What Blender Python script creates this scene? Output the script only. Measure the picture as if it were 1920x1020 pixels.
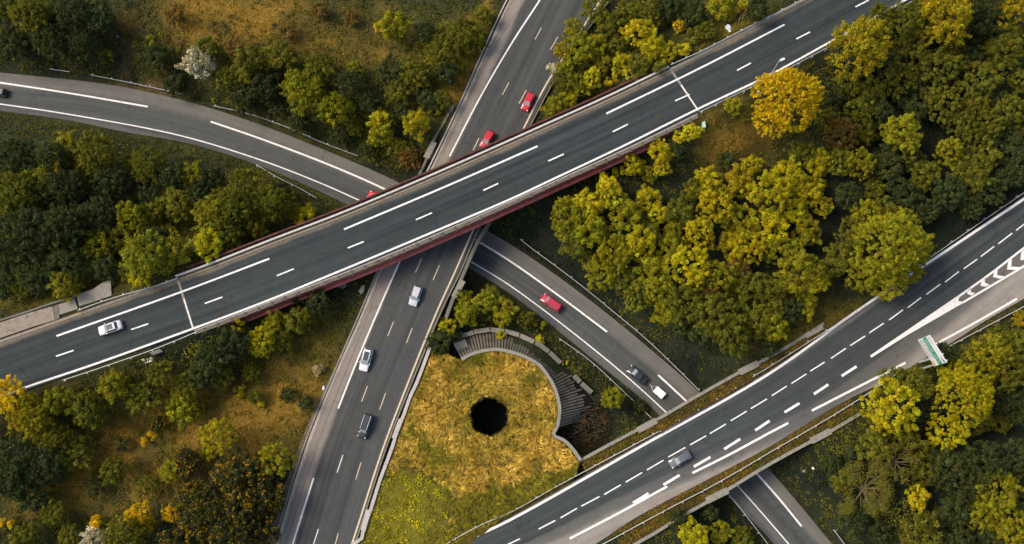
import bpy, bmesh, math, random
import numpy as np
from mathutils import Vector, Matrix

# ------------------------------------------------------------------ scene, camera, sky, sun
for o in list(bpy.data.objects):
    bpy.data.objects.remove(o)
SC = bpy.context.scene
COL = SC.collection
F = 2000.0                      # focal length in photo pixels (1920 wide)
TH = math.radians(12.27)        # camera leans 12 degrees off straight down
H = 195.4                       # camera height over the motorway
CAMY = -H * math.tan(TH)
cam_d = bpy.data.cameras.new("camera")
cam_d.sensor_width = 36.0
cam_d.lens = 36.0 * F / 1920.0
cam_d.clip_start = 1.0
cam_d.clip_end = 6000.0
cam = bpy.data.objects.new("camera", cam_d)
cam.location = (0, CAMY, H)
cam.rotation_euler = (TH, 0, 0)
COL.objects.link(cam)
SC.camera = cam

SUN_EL, SUN_AZ = math.radians(50), math.radians(282)      # azimuth from north (+Y) towards east
w = bpy.data.worlds.new("World"); SC.world = w; w.use_nodes = True
nt = w.node_tree; nt.nodes.clear()
sky = nt.nodes.new('ShaderNodeTexSky'); sky.sky_type = 'NISHITA'; sky.sun_disc = False
sky.sun_elevation = SUN_EL; sky.sun_rotation = SUN_AZ
sky.air_density = 1.0; sky.dust_density = 4.0; sky.ozone_density = 0.6
bg = nt.nodes.new('ShaderNodeBackground'); bg.inputs['Strength'].default_value = 0.15
wo = nt.nodes.new('ShaderNodeOutputWorld')
nt.links.new(sky.outputs[0], bg.inputs['Color']); nt.links.new(bg.outputs[0], wo.inputs['Surface'])
sl = bpy.data.lights.new("sun", 'SUN'); sl.energy = 1.8; sl.angle = math.radians(22); sl.color = (1.0, 0.89, 0.73)
so = bpy.data.objects.new("sun", sl); COL.objects.link(so)
sdir = Vector((math.sin(SUN_AZ) * math.cos(SUN_EL), math.cos(SUN_AZ) * math.cos(SUN_EL), math.sin(SUN_EL)))
so.rotation_euler = sdir.to_track_quat('Z', 'Y').to_euler()
SC.view_settings.view_transform = 'Standard'
SC.view_settings.look = 'None'
SC.view_settings.exposure = 0.43
SC.view_settings.gamma = 1.0
SC.cycles.max_bounces = 5
SC.cycles.diffuse_bounces = 3
SC.cycles.transparent_max_bounces = 4

RNG = np.random.default_rng(7)
random.seed(7)

# ------------------------------------------------------------------ photo pixel -> point in the place
CT, ST = math.cos(TH), math.sin(TH)
def P(u, v, z=0.0):
    x, y = (u - 960) / F, (510 - v) / F
    yy, zz = y * CT + ST, y * ST - CT
    t = (H - z) / (-zz)
    return (x * t, CAMY + yy * t)
def PP(pts, z=0.0):
    return np.array([P(u, v, z) for u, v in pts])
def proj(X, Y, Z):
    dx, dy, dz = X, Y - CAMY, Z - H
    cy, cz = dy * CT + dz * ST, -dy * ST + dz * CT
    return 960 + F * dx / (-cz), 510 - F * cy / (-cz)

def smooth(pts, step=1.5):
    """Catmull-Rom through the points, resampled to an even step."""
    p = np.asarray(pts, float)
    if len(p) == 2:
        n = max(2, int(np.linalg.norm(p[1] - p[0]) / step) + 1)
        return p[0] + (p[1] - p[0]) * np.linspace(0, 1, n)[:, None]
    q = np.vstack([2 * p[0] - p[1], p, 2 * p[-1] - p[-2]])
    out = []
    for i in range(1, len(q) - 2):
        p0, p1, p2, p3 = q[i - 1], q[i], q[i + 1], q[i + 2]
        d = [max(1e-3, np.linalg.norm(b - a)) ** 0.5 for a, b in ((p0, p1), (p1, p2), (p2, p3))]
        m1 = ((p1 - p0) / d[0] - (p2 - p0) / (d[0] + d[1]) + (p2 - p1) / d[1]) * d[1]
        m2 = ((p2 - p1) / d[1] - (p3 - p1) / (d[1] + d[2]) + (p3 - p2) / d[2]) * d[1]
        t = np.linspace(0, 1, 24, endpoint=False)[:, None]
        out.append((2*t**3-3*t**2+1)*p1 + (t**3-2*t**2+t)*m1 + (-2*t**3+3*t**2)*p2 + (t**3-t**2)*m2)
    out.append(p[-1:]); c = np.vstack(out)
    s = np.r_[0, np.cumsum(np.linalg.norm(np.diff(c, axis=0), axis=1))]
    n = max(2, int(s[-1] / step) + 1)
    ss = np.linspace(0, s[-1], n)
    return np.stack([np.interp(ss, s, c[:, k]) for k in range(2)], 1)
def resample(c, n):
    s = np.r_[0, np.cumsum(np.linalg.norm(np.diff(c, axis=0), axis=1))]
    ss = np.linspace(0, s[-1], n)
    return np.stack([np.interp(ss, s, c[:, k]) for k in range(2)], 1)
def arclen(c):
    return np.r_[0, np.cumsum(np.linalg.norm(np.diff(c, axis=0), axis=1))]
def normals(c):
    t = np.gradient(c, axis=0); t /= np.linalg.norm(t, axis=1)[:, None] + 1e-9
    return np.stack([-t[:, 1], t[:, 0]], 1)
def offset(c, d):
    return c + normals(c) * d
def cut(c, a, b):
    """piece of a polyline between fractions a and b of its length"""
    s = arclen(c); n = max(2, int((b - a) * s[-1] / 1.5) + 1)
    ss = np.linspace(a * s[-1], b * s[-1], n)
    return np.stack([np.interp(ss, s, c[:, k]) for k in range(2)], 1)
def nearest_frac(c, pt):
    i = int(np.argmin(np.linalg.norm(c - np.asarray(pt), axis=1))); s = arclen(c)
    return s[i] / s[-1]
def inpoly(X, Y, poly):
    ins = np.zeros(X.shape, bool); n = len(poly)
    for i in range(n):
        x1, y1 = poly[i]; x2, y2 = poly[(i + 1) % n]
        c = ((y1 > Y) != (y2 > Y)) & (X < (x2 - x1) * (Y - y1) / (y2 - y1 + 1e-12) + x1)
        ins ^= c
    return ins
def dist_line(X, Y, c, val=None):
    best = np.full(X.shape, 1e9); bv = np.zeros(X.shape)
    for i in range(len(c) - 1):
        a, b = c[i], c[i + 1]; ab = b - a; L = ab @ ab + 1e-12
        t = np.clip(((X - a[0]) * ab[0] + (Y - a[1]) * ab[1]) / L, 0, 1)
        d = np.hypot(X - a[0] - t * ab[0], Y - a[1] - t * ab[1])
        m = d < best
        best[m] = d[m]
        if val is not None:
            bv[m] = (val[i] + t * (val[i + 1] - val[i]))[m]
    return (best, bv) if val is not None else best
def near_dist(X, Y, c, pad=16.0):
    """dist_line, worked out only for points near the line (1000 elsewhere)"""
    m = (X > c[:, 0].min() - pad) & (X < c[:, 0].max() + pad) & (Y > c[:, 1].min() - pad) & (Y < c[:, 1].max() + pad)
    d = np.full(X.shape, 1e3); d[m] = dist_line(X[m], Y[m], c); return d
def vnoise(X, Y, scale, seed):
    r = np.random.default_rng(seed); T = r.random((128, 128))
    x, y = X / scale + 1000.3, Y / scale + 1000.7
    i, j = np.floor(x).astype(int), np.floor(y).astype(int)
    fx, fy = x - i, y - j; fx = fx*fx*(3-2*fx); fy = fy*fy*(3-2*fy)
    i0, i1, j0, j1 = i % 128, (i + 1) % 128, j % 128, (j + 1) % 128
    return (T[i0, j0]*(1-fx)+T[i1, j0]*fx)*(1-fy) + (T[i0, j1]*(1-fx)+T[i1, j1]*fx)*fy
def fbm(X, Y, scale, seed, o=3):
    s, a, t = 0, 1.0, 0
    for k in range(o):
        s = s + a * vnoise(X, Y, scale / 2**k, seed + k); t += a; a *= 0.55
    return s / t

# ------------------------------------------------------------------ materials
def M_new(name):
    m = bpy.data.materials.new(name); m.use_nodes = True
    n = m.node_tree; n.nodes.clear()
    out = n.nodes.new('ShaderNodeOutputMaterial'); b = n.nodes.new('ShaderNodeBsdfPrincipled')
    n.links.new(b.outputs[0], out.inputs['Surface'])
    return m, n, b, out
def N(n, t, **kw):
    x = n.nodes.new(t)
    for k, v in kw.items():
        if k in x.inputs: x.inputs[k].default_value = v
        else: setattr(x, k, v)
    return x
def ramp(n, fac, stops):
    r = n.nodes.new('ShaderNodeValToRGB'); e = r.color_ramp.elements
    while len(e) < len(stops): e.new(0.5)
    for k, (p, c) in enumerate(stops):
        e[k].position = p; e[k].color = c if len(c) == 4 else (*c, 1)
    n.links.new(fac, r.inputs['Fac']); return r.outputs['Color']
def mixc(n, fac, a, b, mode='MIX'):
    x = n.nodes.new('ShaderNodeMix'); x.data_type = 'RGBA'; x.blend_type = mode
    for s, v in ((0, fac), (6, a), (7, b)):
        if isinstance(v, bpy.types.NodeSocket): n.links.new(v, x.inputs[s])
        elif s == 0: x.inputs[0].default_value = v
        else: x.inputs[s].default_value = (*v, 1)
    return x.outputs[2]
def plain(name, col, rough=0.7, metal=0.0, var=0.12, scale=3.0, spec=0.3):
    m, n, b, _ = M_new(name)
    tc = N(n, 'ShaderNodeTexCoord'); no = N(n, 'ShaderNodeTexNoise', Scale=scale, Detail=4.0)
    n.links.new(tc.outputs['Object'], no.inputs['Vector'])
    c = ramp(n, no.outputs['Fac'], [(0.3, tuple(x*(1-var) for x in col)), (0.7, tuple(min(1, x*(1+var)) for x in col))])
    n.links.new(c, b.inputs['Base Color'])
    b.inputs['Roughness'].default_value = rough; b.inputs['Metallic'].default_value = metal
    b.inputs['Specular IOR Level'].default_value = spec
    return m
def concrete(name, col, dirt=(0.05, 0.045, 0.03), amount=0.5, scale=1.2):
    m, n, b, _ = M_new(name)
    tc = N(n, 'ShaderNodeTexCoord')
    n1 = N(n, 'ShaderNodeTexNoise', Scale=scale, Detail=6.0, Roughness=0.7)
    n2 = N(n, 'ShaderNodeTexNoise', Scale=7.0, Detail=3.0)
    for q in (n1, n2): n.links.new(tc.outputs['Object'], q.inputs['Vector'])
    c = ramp(n, n2.outputs['Fac'], [(0.25, tuple(x*0.75 for x in col)), (0.75, tuple(x*1.2 for x in col))])
    f = ramp(n, n1.outputs['Fac'], [(0.5, (0, 0, 0)), (0.72, (amount,)*3)])
    c = mixc(n, f, c, dirt)
    n.links.new(c, b.inputs['Base Color']); b.inputs['Roughness'].default_value = 0.9
    b.inputs['Specular IOR Level'].default_value = 0.2
    return m
def paint(name, col, rough=0.25):
    m, n, b, _ = M_new(name)
    tc = N(n, 'ShaderNodeTexCoord'); no = N(n, 'ShaderNodeTexNoise', Scale=40.0)
    n.links.new(tc.outputs['Object'], no.inputs['Vector'])
    c = ramp(n, no.outputs['Fac'], [(0.3, tuple(x*0.93 for x in col)), (0.7, tuple(min(1, x*1.05) for x in col))])
    n.links.new(c, b.inputs['Base Color']); b.inputs['Roughness'].default_value = rough
    b.inputs['Coat Weight'].default_value = 0.6; b.inputs['Coat Roughness'].default_value = 0.08
    return m
def asphalt(name, lane, zones, streak=0.25, line=None):
    """lane: colour of the running lanes. zones: (u0, u1, colour, fade) across the road in metres (UV x)."""
    m, n, b, _ = M_new(name)
    uv = N(n, 'ShaderNodeUVMap'); uv.uv_map = 'uv'
    sep = N(n, 'ShaderNodeSeparateXYZ'); n.links.new(uv.outputs[0], sep.inputs[0])
    tc = N(n, 'ShaderNodeTexCoord')
    wob = N(n, 'ShaderNodeTexNoise', Scale=0.12, Detail=5.0, Roughness=0.65); n.links.new(tc.outputs['Object'], wob.inputs['Vector'])
    ux = N(n, 'ShaderNodeMath', operation='MULTIPLY_ADD'); n.links.new(wob.outputs['Fac'], ux.inputs[0]); ux.inputs[1].default_value = 1.6
    sub = N(n, 'ShaderNodeMath', operation='SUBTRACT'); n.links.new(sep.outputs['X'], sub.inputs[0]); sub.inputs[1].default_value = 0.8
    n.links.new(sub.outputs[0], ux.inputs[2])
    big = N(n, 'ShaderNodeTexNoise', Scale=0.35, Detail=6.0, Roughness=0.7); n.links.new(tc.outputs['Object'], big.inputs['Vector'])
    fine = N(n, 'ShaderNodeTexNoise', Scale=5.0, Detail=3.0, Roughness=0.8); n.links.new(tc.outputs['Object'], fine.inputs['Vector'])
    # wheel tracks: noise drawn out along the road
    mp = N(n, 'ShaderNodeMapping'); n.links.new(uv.outputs[0], mp.inputs['Vector']); mp.inputs['Scale'].default_value = (0.75, 0.012, 1)
    tr = N(n, 'ShaderNodeTexNoise', Scale=1.0, Detail=3.0, Roughness=0.6); n.links.new(mp.outputs[0], tr.inputs['Vector'])
    c = ramp(n, tr.outputs['Fac'], [(0.32, tuple(x*(1-streak) for x in lane)), (0.7, tuple(x*(1+streak) for x in lane))])
    for (a, e, colr, fade) in zones:
        m1 = N(n, 'ShaderNodeMapRange'); m1.interpolation_type = 'SMOOTHSTEP'; n.links.new(ux.outputs[0], m1.inputs[0])
        m1.inputs[1].default_value = a - fade; m1.inputs[2].default_value = a + fade
        m2 = N(n, 'ShaderNodeMapRange'); m2.interpolation_type = 'SMOOTHSTEP'; n.links.new(ux.outputs[0], m2.inputs[0])
        m2.inputs[1].default_value = e - fade; m2.inputs[2].default_value = e + fade
        m2.inputs[3].default_value = 1; m2.inputs[4].default_value = 0
        mm = N(n, 'ShaderNodeMath', operation='MULTIPLY'); n.links.new(m1.outputs[0], mm.inputs[0]); n.links.new(m2.outputs[0], mm.inputs[1])
        zc = ramp(n, tr.outputs['Fac'], [(0.3, tuple(x*0.85 for x in colr)), (0.7, tuple(x*1.12 for x in colr))])
        c = mixc(n, mm.outputs[0], c, zc)
    g = ramp(n, big.outputs['Fac'], [(0.3, (0.86, 0.87, 0.88)), (0.7, (1.12, 1.11, 1.09))])
    c = mixc(n, 1.0, c, g, 'MULTIPLY')
    g = ramp(n, fine.outputs['Fac'], [(0.25, (0.78,)*3), (0.75, (1.22,)*3)])
    c = mixc(n, 1.0, c, g, 'MULTIPLY')
    st = N(n, 'ShaderNodeTexNoise', Scale=0.55, Detail=2.0, Roughness=0.5, Distortion=1.2); n.links.new(tc.outputs['Object'], st.inputs['Vector'])
    g = ramp(n, st.outputs['Fac'], [(0.28, (0.74, 0.75, 0.76)), (0.36, (1, 1, 1)), (0.68, (1, 1, 1)), (0.76, (1.16, 1.13, 1.08))])
    c = mixc(n, 1.0, c, g, 'MULTIPLY')
    n.links.new(c, b.inputs['Base Color']); b.inputs['Roughness'].default_value = 0.85
    b.inputs['Specular IOR Level'].default_value = 0.25
    bp = N(n, 'ShaderNodeBump', Strength=0.25, Distance=0.02); n.links.new(fine.outputs['Fac'], bp.inputs['Height'])
    n.links.new(bp.outputs[0], b.inputs['Normal'])
    return m
def marking(name, col):
    m, n, b, _ = M_new(name)
    tc = N(n, 'ShaderNodeTexCoord'); no = N(n, 'ShaderNodeTexNoise', Scale=2.2, Detail=6.0, Roughness=0.75)
    n.links.new(tc.outputs['Object'], no.inputs['Vector'])
    c = ramp(n, no.outputs['Fac'], [(0.30, tuple(x*0.42 for x in col)), (0.46, tuple(x*0.86 for x in col)), (0.75, col)])
    n.links.new(c, b.inputs['Base Color']); b.inputs['Roughness'].default_value = 0.8
    return m
def foliage(name, trans=0.3):
    m, n, b, out = M_new(name)
    a = N(n, 'ShaderNodeAttribute', attribute_name='col'); oi = N(n, 'ShaderNodeObjectInfo')
    c = mixc(n, 1.0, oi.outputs['Color'], a.outputs['Color'], 'MULTIPLY')
    n.links.new(c, b.inputs['Base Color']); b.inputs['Roughness'].default_value = 0.75
    b.inputs['Specular IOR Level'].default_value = 0.12
    t = N(n, 'ShaderNodeBsdfTranslucent'); n.links.new(c, t.inputs['Color'])
    mx = N(n, 'ShaderNodeMixShader'); mx.inputs[0].default_value = trans
    n.links.new(b.outputs[0], mx.inputs[1]); n.links.new(t.outputs[0], mx.inputs[2]); n.links.new(mx.outputs[0], out.inputs['Surface'])
    return m
def ground_mat():
    m, n, b, _ = M_new('soil_and_turf')
    a = N(n, 'ShaderNodeAttribute', attribute_name='col'); tc = N(n, 'ShaderNodeTexCoord')
    n1 = N(n, 'ShaderNodeTexNoise', Scale=0.9, Detail=8.0, Roughness=0.75); n2 = N(n, 'ShaderNodeTexNoise', Scale=4.0, Detail=5.0, Roughness=0.8)
    for q in (n1, n2): n.links.new(tc.outputs['Object'], q.inputs['Vector'])
    g = ramp(n, n1.outputs['Fac'], [(0.3, (0.55, 0.6, 0.6)), (0.7, (1.5, 1.4, 1.3))])
    c = mixc(n, 1.0, a.outputs['Color'], g, 'MULTIPLY')
    g = ramp(n, n2.outputs['Fac'], [(0.3, (0.6,)*3), (0.7, (1.4,)*3)])
    c = mixc(n, 1.0, c, g, 'MULTIPLY')
    n.links.new(c, b.inputs['Base Color']); b.inputs['Roughness'].default_value = 0.95; b.inputs['Specular IOR Level'].default_value = 0.1
    bp = N(n, 'ShaderNodeBump', Strength=0.8, Distance=0.15); n.links.new(n2.outputs['Fac'], bp.inputs['Height']); n.links.new(bp.outputs[0], b.inputs['Normal'])
    return m
MT = {
 'white': marking('white_road_paint', (0.84, 0.81, 0.77)), 'cream': marking('worn_cream_road_paint', (0.66, 0.54, 0.38)),
 'conc': concrete('weathered_concrete', (0.25, 0.23, 0.19)), 'conc_light': concrete('pale_concrete', (0.44, 0.41, 0.37), amount=0.3),
 'conc_dark': concrete('dark_stained_concrete', (0.15, 0.145, 0.12), amount=0.7), 'conc_pink': concrete('pinkish_concrete', (0.27, 0.225, 0.175), amount=0.7),
 'steel': plain('galvanised_steel', (0.55, 0.57, 0.56), 0.5, 0.25), 'red_lit': plain('lit_red_steel', (0.46, 0.125, 0.105), 0.6, var=0.25, scale=0.8),  # girder red lightened as the lit copy for the flange
 'red_shaded': plain('shaded_red_steel', (0.26, 0.07, 0.06), 0.6, var=0.3, scale=0.8), 'dirt': concrete('gutter_dirt', (0.085, 0.065, 0.035), (0.05, 0.06, 0.01), 0.9, 2.0),  # girder red darkened to paint in the web's shade
 'brown_steel': plain('rusty_brown_steel', (0.085, 0.03, 0.022), 0.8, var=0.4, scale=1.0),
 'black': plain('black_rubber', (0.015, 0.016, 0.017), 0.8), 'near_black': plain('near_black_strip', (0.014, 0.016, 0.017), 0.8),
 'glass': plain('car_glass', (0.03, 0.04, 0.045), 0.04, spec=1.0), 'glass_painted_sky': plain('windscreen_painted_sky', (0.24, 0.27, 0.28), 0.08, spec=0.8),  # windscreen base colour carries a painted pale sky reflection
 'lamp': plain('headlight_lens', (0.75, 0.75, 0.74), 0.15), 'tail': plain('tail_light_lens', (0.30, 0.01, 0.01), 0.2), 'rim': plain('alloy_rim', (0.35, 0.35, 0.36), 0.35, 0.6),
 'bark_pale': concrete('pale_bark', (0.13, 0.10, 0.05), amount=0.4), 'bark': concrete('bark', (0.075, 0.06, 0.035), amount=0.6), 'soil_shade': concrete('dark_soil_and_shade', (0.014, 0.016, 0.012), (0.007, 0.009, 0.006), 0.7),  # near-black soil; trench and recess shade painted into its colour
 'leaf': foliage('leaves'), 'grassm': foliage('grass_blades', 0.2), 'ground': ground_mat(),
 'sign_white': plain('sign_white', (0.72, 0.72, 0.74), 0.5, var=0.04), 'sign_green': plain('sign_green', (0.0, 0.27, 0.12), 0.5, var=0.05),
 'sign_black': plain('sign_black', (0.02, 0.02, 0.02), 0.6), 'sign_tan': plain('sign_tan', (0.62, 0.50, 0.27), 0.6, var=0.06), 'sign_pink': plain('sign_emblem_ink', (0.42, 0.36, 0.40), 0.6),
 'sheet': plain('dirty_white_sheet', (0.62, 0.62, 0.64), 0.8), 'mint': plain('pale_green_paint', (0.36, 0.55, 0.42), 0.6), 'pale': plain('pale_litter', (0.7, 0.66, 0.6), 0.8),
 'orange': plain('tan_cardboard', (0.5, 0.33, 0.18), 0.8), 'purple': plain('purple_plastic', (0.30, 0.16, 0.42), 0.7), 'stick': plain('dry_straw_wood', (0.42, 0.33, 0.16), 0.9),
 'rust': plain('rust_brown', (0.22, 0.07, 0.03), 0.8, var=0.3),
}
# ------------------------------------------------------------------ mesh helpers
def tag(o, label=None, cat=None, group=None, kind=None):
    if label: o['label'] = label
    if cat: o['category'] = cat
    if group: o['group'] = group
    if kind: o['kind'] = kind
    return o
def thing(name, label, cat, loc=(0, 0, 0), rz=0.0, group=None):
    o = bpy.data.objects.new(name, None); COL.objects.link(o); o.empty_display_size = 0.3
    o.location = loc; o.rotation_euler = (0, 0, rz)
    return tag(o, label, cat, group)
def link(name, me, mats, parent=None):
    o = bpy.data.objects.new(name, me); COL.objects.link(o)
    for m in (mats if isinstance(mats, (list, tuple)) else [mats]):
        if m is not None and len(me.materials) < (len(mats) if isinstance(mats, (list, tuple)) else 1): me.materials.append(m)
    if parent is not None: o.parent = parent
    return o
def pydata(name, v, f, mats, parent=None, uv=None, smooth_=False, matidx=None):
    me = bpy.data.meshes.new(name); me.from_pydata([tuple(map(float, x)) for x in v], [], [tuple(int(i) for i in x) for x in f])
    if uv is not None:
        L = me.uv_layers.new(name='uv'); vi = np.empty(len(me.loops), int); me.loops.foreach_get('vertex_index', vi)
        L.data.foreach_set('uv', np.asarray(uv, np.float32)[vi].ravel())
    if smooth_: me.polygons.foreach_set('use_smooth', [True]*len(me.polygons))
    if matidx is not None: me.polygons.foreach_set('material_index', matidx)
    me.update()
    return link(name, me, mats, parent)
class MB:
    def __init__(s): s.v, s.f = [], []
    def add(s, v, f):
        b = len(s.v); s.v += [tuple(x) for x in v]; s.f += [tuple(i + b for i in q) for q in f]
    def box(s, c, size, rz=0.0, taper=1.0):
        x, y, z = [k / 2 for k in size]; ca, sa = math.cos(rz), math.sin(rz); vs = []
        for dz, t in ((-z, 1), (z, taper)):
            for dx, dy in ((-x, -y), (x, -y), (x, y), (-x, y)):
                dx, dy = dx * t, dy * t
                vs.append((c[0] + dx*ca - dy*sa, c[1] + dx*sa + dy*ca, c[2] + dz))
        s.add(vs, [(0, 3, 2, 1), (4, 5, 6, 7), (0, 1, 5, 4), (1, 2, 6, 5), (2, 3, 7, 6), (3, 0, 4, 7)])
    def tube(s, pts, radii, k=6):
        pts = [Vector(p) for p in pts]; rings = []; b = len(s.v)
        for i, p in enumerate(pts):
            d = (pts[min(i+1, len(pts)-1)] - pts[max(i-1, 0)]).normalized()
            a = d.orthogonal().normalized(); c = d.cross(a)
            for j in range(k):
                q = p + (a*math.cos(2*math.pi*j/k) + c*math.sin(2*math.pi*j/k)) * radii[i]; s.v.append(tuple(q))
        for i in range(len(pts) - 1):
            for j in range(k):
                s.f.append((b+i*k+j, b+i*k+(j+1) % k, b+(i+1)*k+(j+1) % k, b+(i+1)*k+j))
        s.f.append(tuple(b+j for j in reversed(range(k)))); s.f.append(tuple(b+(len(pts)-1)*k+j for j in range(k)))
    def sweep(s, c, prof, z=0.0):
        """profile [(offset, height)] closed, counter-clockwise seen along the line; drawn along polyline c"""
        nm = normals(c); z = np.broadcast_to(np.asarray(z, float), (len(c),)); k = len(prof); b = len(s.v)
        for i in range(len(c)):
            for (d, h) in prof: s.v.append((c[i, 0] + nm[i, 0]*d, c[i, 1] + nm[i, 1]*d, z[i] + h))
        for i in range(len(c) - 1):
            for j in range(k):
                s.f.append((b+i*k+j, b+(i+1)*k+j, b+(i+1)*k+(j+1) % k, b+i*k+(j+1) % k))
        s.f.append(tuple(b+j for j in range(k))); s.f.append(tuple(b+(len(c)-1)*k+j for j in reversed(range(k))))
    def build(s, name, mats, parent=None, smooth_=False, bevel=0.0):
        o = pydata(name, s.v, s.f, mats, parent, smooth_=smooth_)
        bm = bmesh.new(); bm.from_mesh(o.data); bmesh.ops.recalc_face_normals(bm, faces=bm.faces); bm.to_mesh(o.data); bm.free()
        if bevel:
            m = o.modifiers.new('soft_edges', 'BEVEL'); m.width = bevel; m.segments = 2; m.limit_method = 'ANGLE'
        return o
def rect(d0, d1, h0, h1):
    return [(d0, h0), (d1, h0), (d1, h1), (d0, h1)]
def ribbon(name, L, R, z, mats, thick=0.25, parent=None):
    """road slab between two edge lines: UV x = metres from the L edge, UV y = metres along"""
    n = max(len(L), len(R)); L, R = resample(L, n), resample(R, n)
    s = arclen((L + R) / 2); wd = np.linalg.norm(R - L, axis=1); K = 7
    v, uv, f, mi = [], [], [], []
    for i in range(n):
        for k in range(K):
            q = L[i] + (R[i] - L[i]) * k / (K - 1); v.append((q[0], q[1], z)); uv.append((wd[i]*k/(K-1), s[i]))
    for i in range(n - 1):
        for k in range(K - 1):
            a = i*K + k; f.append((a, a+K, a+K+1, a+1)); mi.append(0)
    b = len(v)
    for i in range(n):
        for q, k in ((L, 0), (R, K-1)):
            v.append((q[i][0], q[i][1], z)); v.append((q[i][0], q[i][1], z - thick)); uv += [(0, s[i])]*2
    for i in range(n - 1):
        a, c = b + 4*i, b + 4*(i+1)
        f += [(a, a+1, c+1, c), (a+2, c+2, c+3, a+3), (a+1, a+3, c+3, c+1)]; mi += [1, 1, 1]
    o = pydata(name, v, f, mats, parent, uv=uv, matidx=mi)
    bm = bmesh.new(); bm.from_mesh(o.data)
    for fc in bm.faces:
        if fc.material_index == 0 and fc.normal.z < 0: fc.normal_flip()
    bm.to_mesh(o.data); bm.free()
    return o
def stripe(name, pts, z, width, mat, parent, world=False, up=0.012):
    c = np.asarray(pts, float) if world else PP(pts, z)
    c = smooth(c, 1.5); nm = normals(c); v, f = [], []
    for i in range(len(c)):
        wj = width/2
        v += [(c[i, 0]+nm[i, 0]*wj, c[i, 1]+nm[i, 1]*wj, z+up), (c[i, 0]-nm[i, 0]*wj, c[i, 1]-nm[i, 1]*wj, z+up)]
    for i in range(len(c)-1): f.append((2*i, 2*i+1, 2*i+3, 2*i+2))
    return pydata(name, v, f, mat, parent)
def flat_poly(name, pts, z, mat, parent, up=0.012):
    c = PP(pts, z); o = pydata(name, [(x, y, z+up) for x, y in c], [tuple(range(len(c)))], mat, parent)
    if o.data.polygons[0].normal.z < 0: o.data.flip_normals()
    return o

# ------------------------------------------------------------------ road lines read off the photograph
ZB, ZN = 6.5, -6.0         # overpass deck, sunken slip road; motorway and lower right road at 0
# sunken slip road (edges: upper = north-east side, lower = south-west side)
NWu = smooth(PP([(-140,120),(-60,128),(0,136),(110,147),(213,160),(350,190),(480,231),(613,283),(737,337),(850,398),(960,460),(1093,553),(1228,662),(1312,737),(1440,877),(1560,1020),(1640,1120)], ZN))
NWl = smooth(PP([(-140,190),(-60,200),(0,208),(120,224),(233,247),(360,270),(480,308),(558,340),(645,380),(760,437),(897,513),(960,553),(1120,680),(1238,780),(1365,930),(1440,1007),(1520,1110)], ZN))
# motorway (west edge, east edge)
HWw = smooth(PP([(985,-50),(955,0),(912,92),(863,198),(810,310),(760,408),(712,505),(675,595),(637,680),(577,827),(517,1020),(490,1110)], 0))
HWe = smooth(PP([(1165,-50),(1132,3),(1068,102),(1030,160),(990,240),(940,335),(896,432),(861,513),(830,580),(789,680),(726,838),(667,1015),(636,1110)], 0))
# lower right road (north edge, south edge)
SEn = smooth(PP([(640,1150),(845,1025),(945,976),(1200,832),(1430,703),(1560,616),(1740,490),(1920,368),(2040,285)], 0))
SEs = smooth(PP([(900,1150),(1117,1020),(1193,970),(1350,887),(1440,839),(1573,758),(1663,713),(1780,645),(1850,600),(1920,560),(2040,490)], 0))
# overpass: the dashed lane line is the reference
REF = smooth(PP([(-190,770),(-30,715),(122,662),(262,612),(400,563),(535,510),(667,459),(795,405),(920,350),(1042,295),(1163,240),(1280,183),(1395,125),(1506,66),(1616,6),(1720,-52),(1830,-116)], ZB), 1.2)
JL, JR = nearest_frac(REF, P(348, 582, ZB)), nearest_frac(REF, P(1283, 180, ZB))
def bline(d, a=0.0, b=1.0): return cut(offset(REF, d), a, b)

ROADS = []
for L, R, zz in ((NWu, NWl, ZN), (HWw, HWe, 0.0), (SEn, SEs, 0.0)):
    ROADS.append((resample(L, 42), resample(R, 42), zz))
def lane_gap(X, Y, k):
    L, R, _ = ROADS[k]; d = np.minimum(dist_line(X, Y, L), dist_line(X, Y, R))
    return np.where(inpoly(X, Y, np.vstack([L, R[::-1]])), -d, d)
BR_C = offset(REF, 0.9)
BR_W = cut(BR_C, 0, JL), cut(BR_C, JR, 1)
COPING = smooth(PP([(865.6,674),(879,666),(904,658),(932,655),(955,659),(979,666.5),(996.5,675),(1012.6,685.6),(1026,703),(1037.6,722),(1045,743),(1049.4,766.5),(1048,784),(1045,799),(1037.6,816),(1055,824),(1070,837),(1080,850),(1089,863.5)], 0.9), 0.8)
MOUND = np.vstack([COPING[::-1], PP([(862,674),(840,664),(806,655),(795,680),(753,785),(720,880),(693,956),(668,1020),(640,1110),(800,1075),(940,975),(1080,893)], 0.3)])
OUT = smooth(PP([(849,643),(861,632.6),(892,622),(921.5,618),(952,622),(980,631),(1007,644),(1032,662),(1054,683),(1076,704),(1090.6,719),(1110,736)], -3.0), 0.8)
SLOPE_POLY = np.vstack([COPING[:int(len(COPING)*.775)], PP([(1100,775),(1112,757)], -4.5), OUT[::-1]])
BASIN = PP([(1112,757),(1098,778),(1052,800),(1043,818),(1068,838),(1090,858),(1150,826),(1178,806),(1140,765)], -3.5)
MCOP = smooth(PP([(806,651),(801,665),(780,720),(769.6,742),(756,780),(746,804),(738,830),(728,858),(713,898),(695,955),(687,978),(680,999),(678,1010),(660,1020)], 0.8), 1.0)
BEAM_N = smooth(PP([(1089,863),(1140,835),(1193,807),(1233,786),(1310,741),(1387,698),(1440,671),(1512,628),(1545,606)], 0.35), 1.0)
BEAM_S = smooth(PP([(1170,1032),(1227,1000),(1275,970),(1323,943),(1363,919),(1440,872),(1520,828),(1558,808),(1612,776)], 0.35), 1.0)
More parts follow.
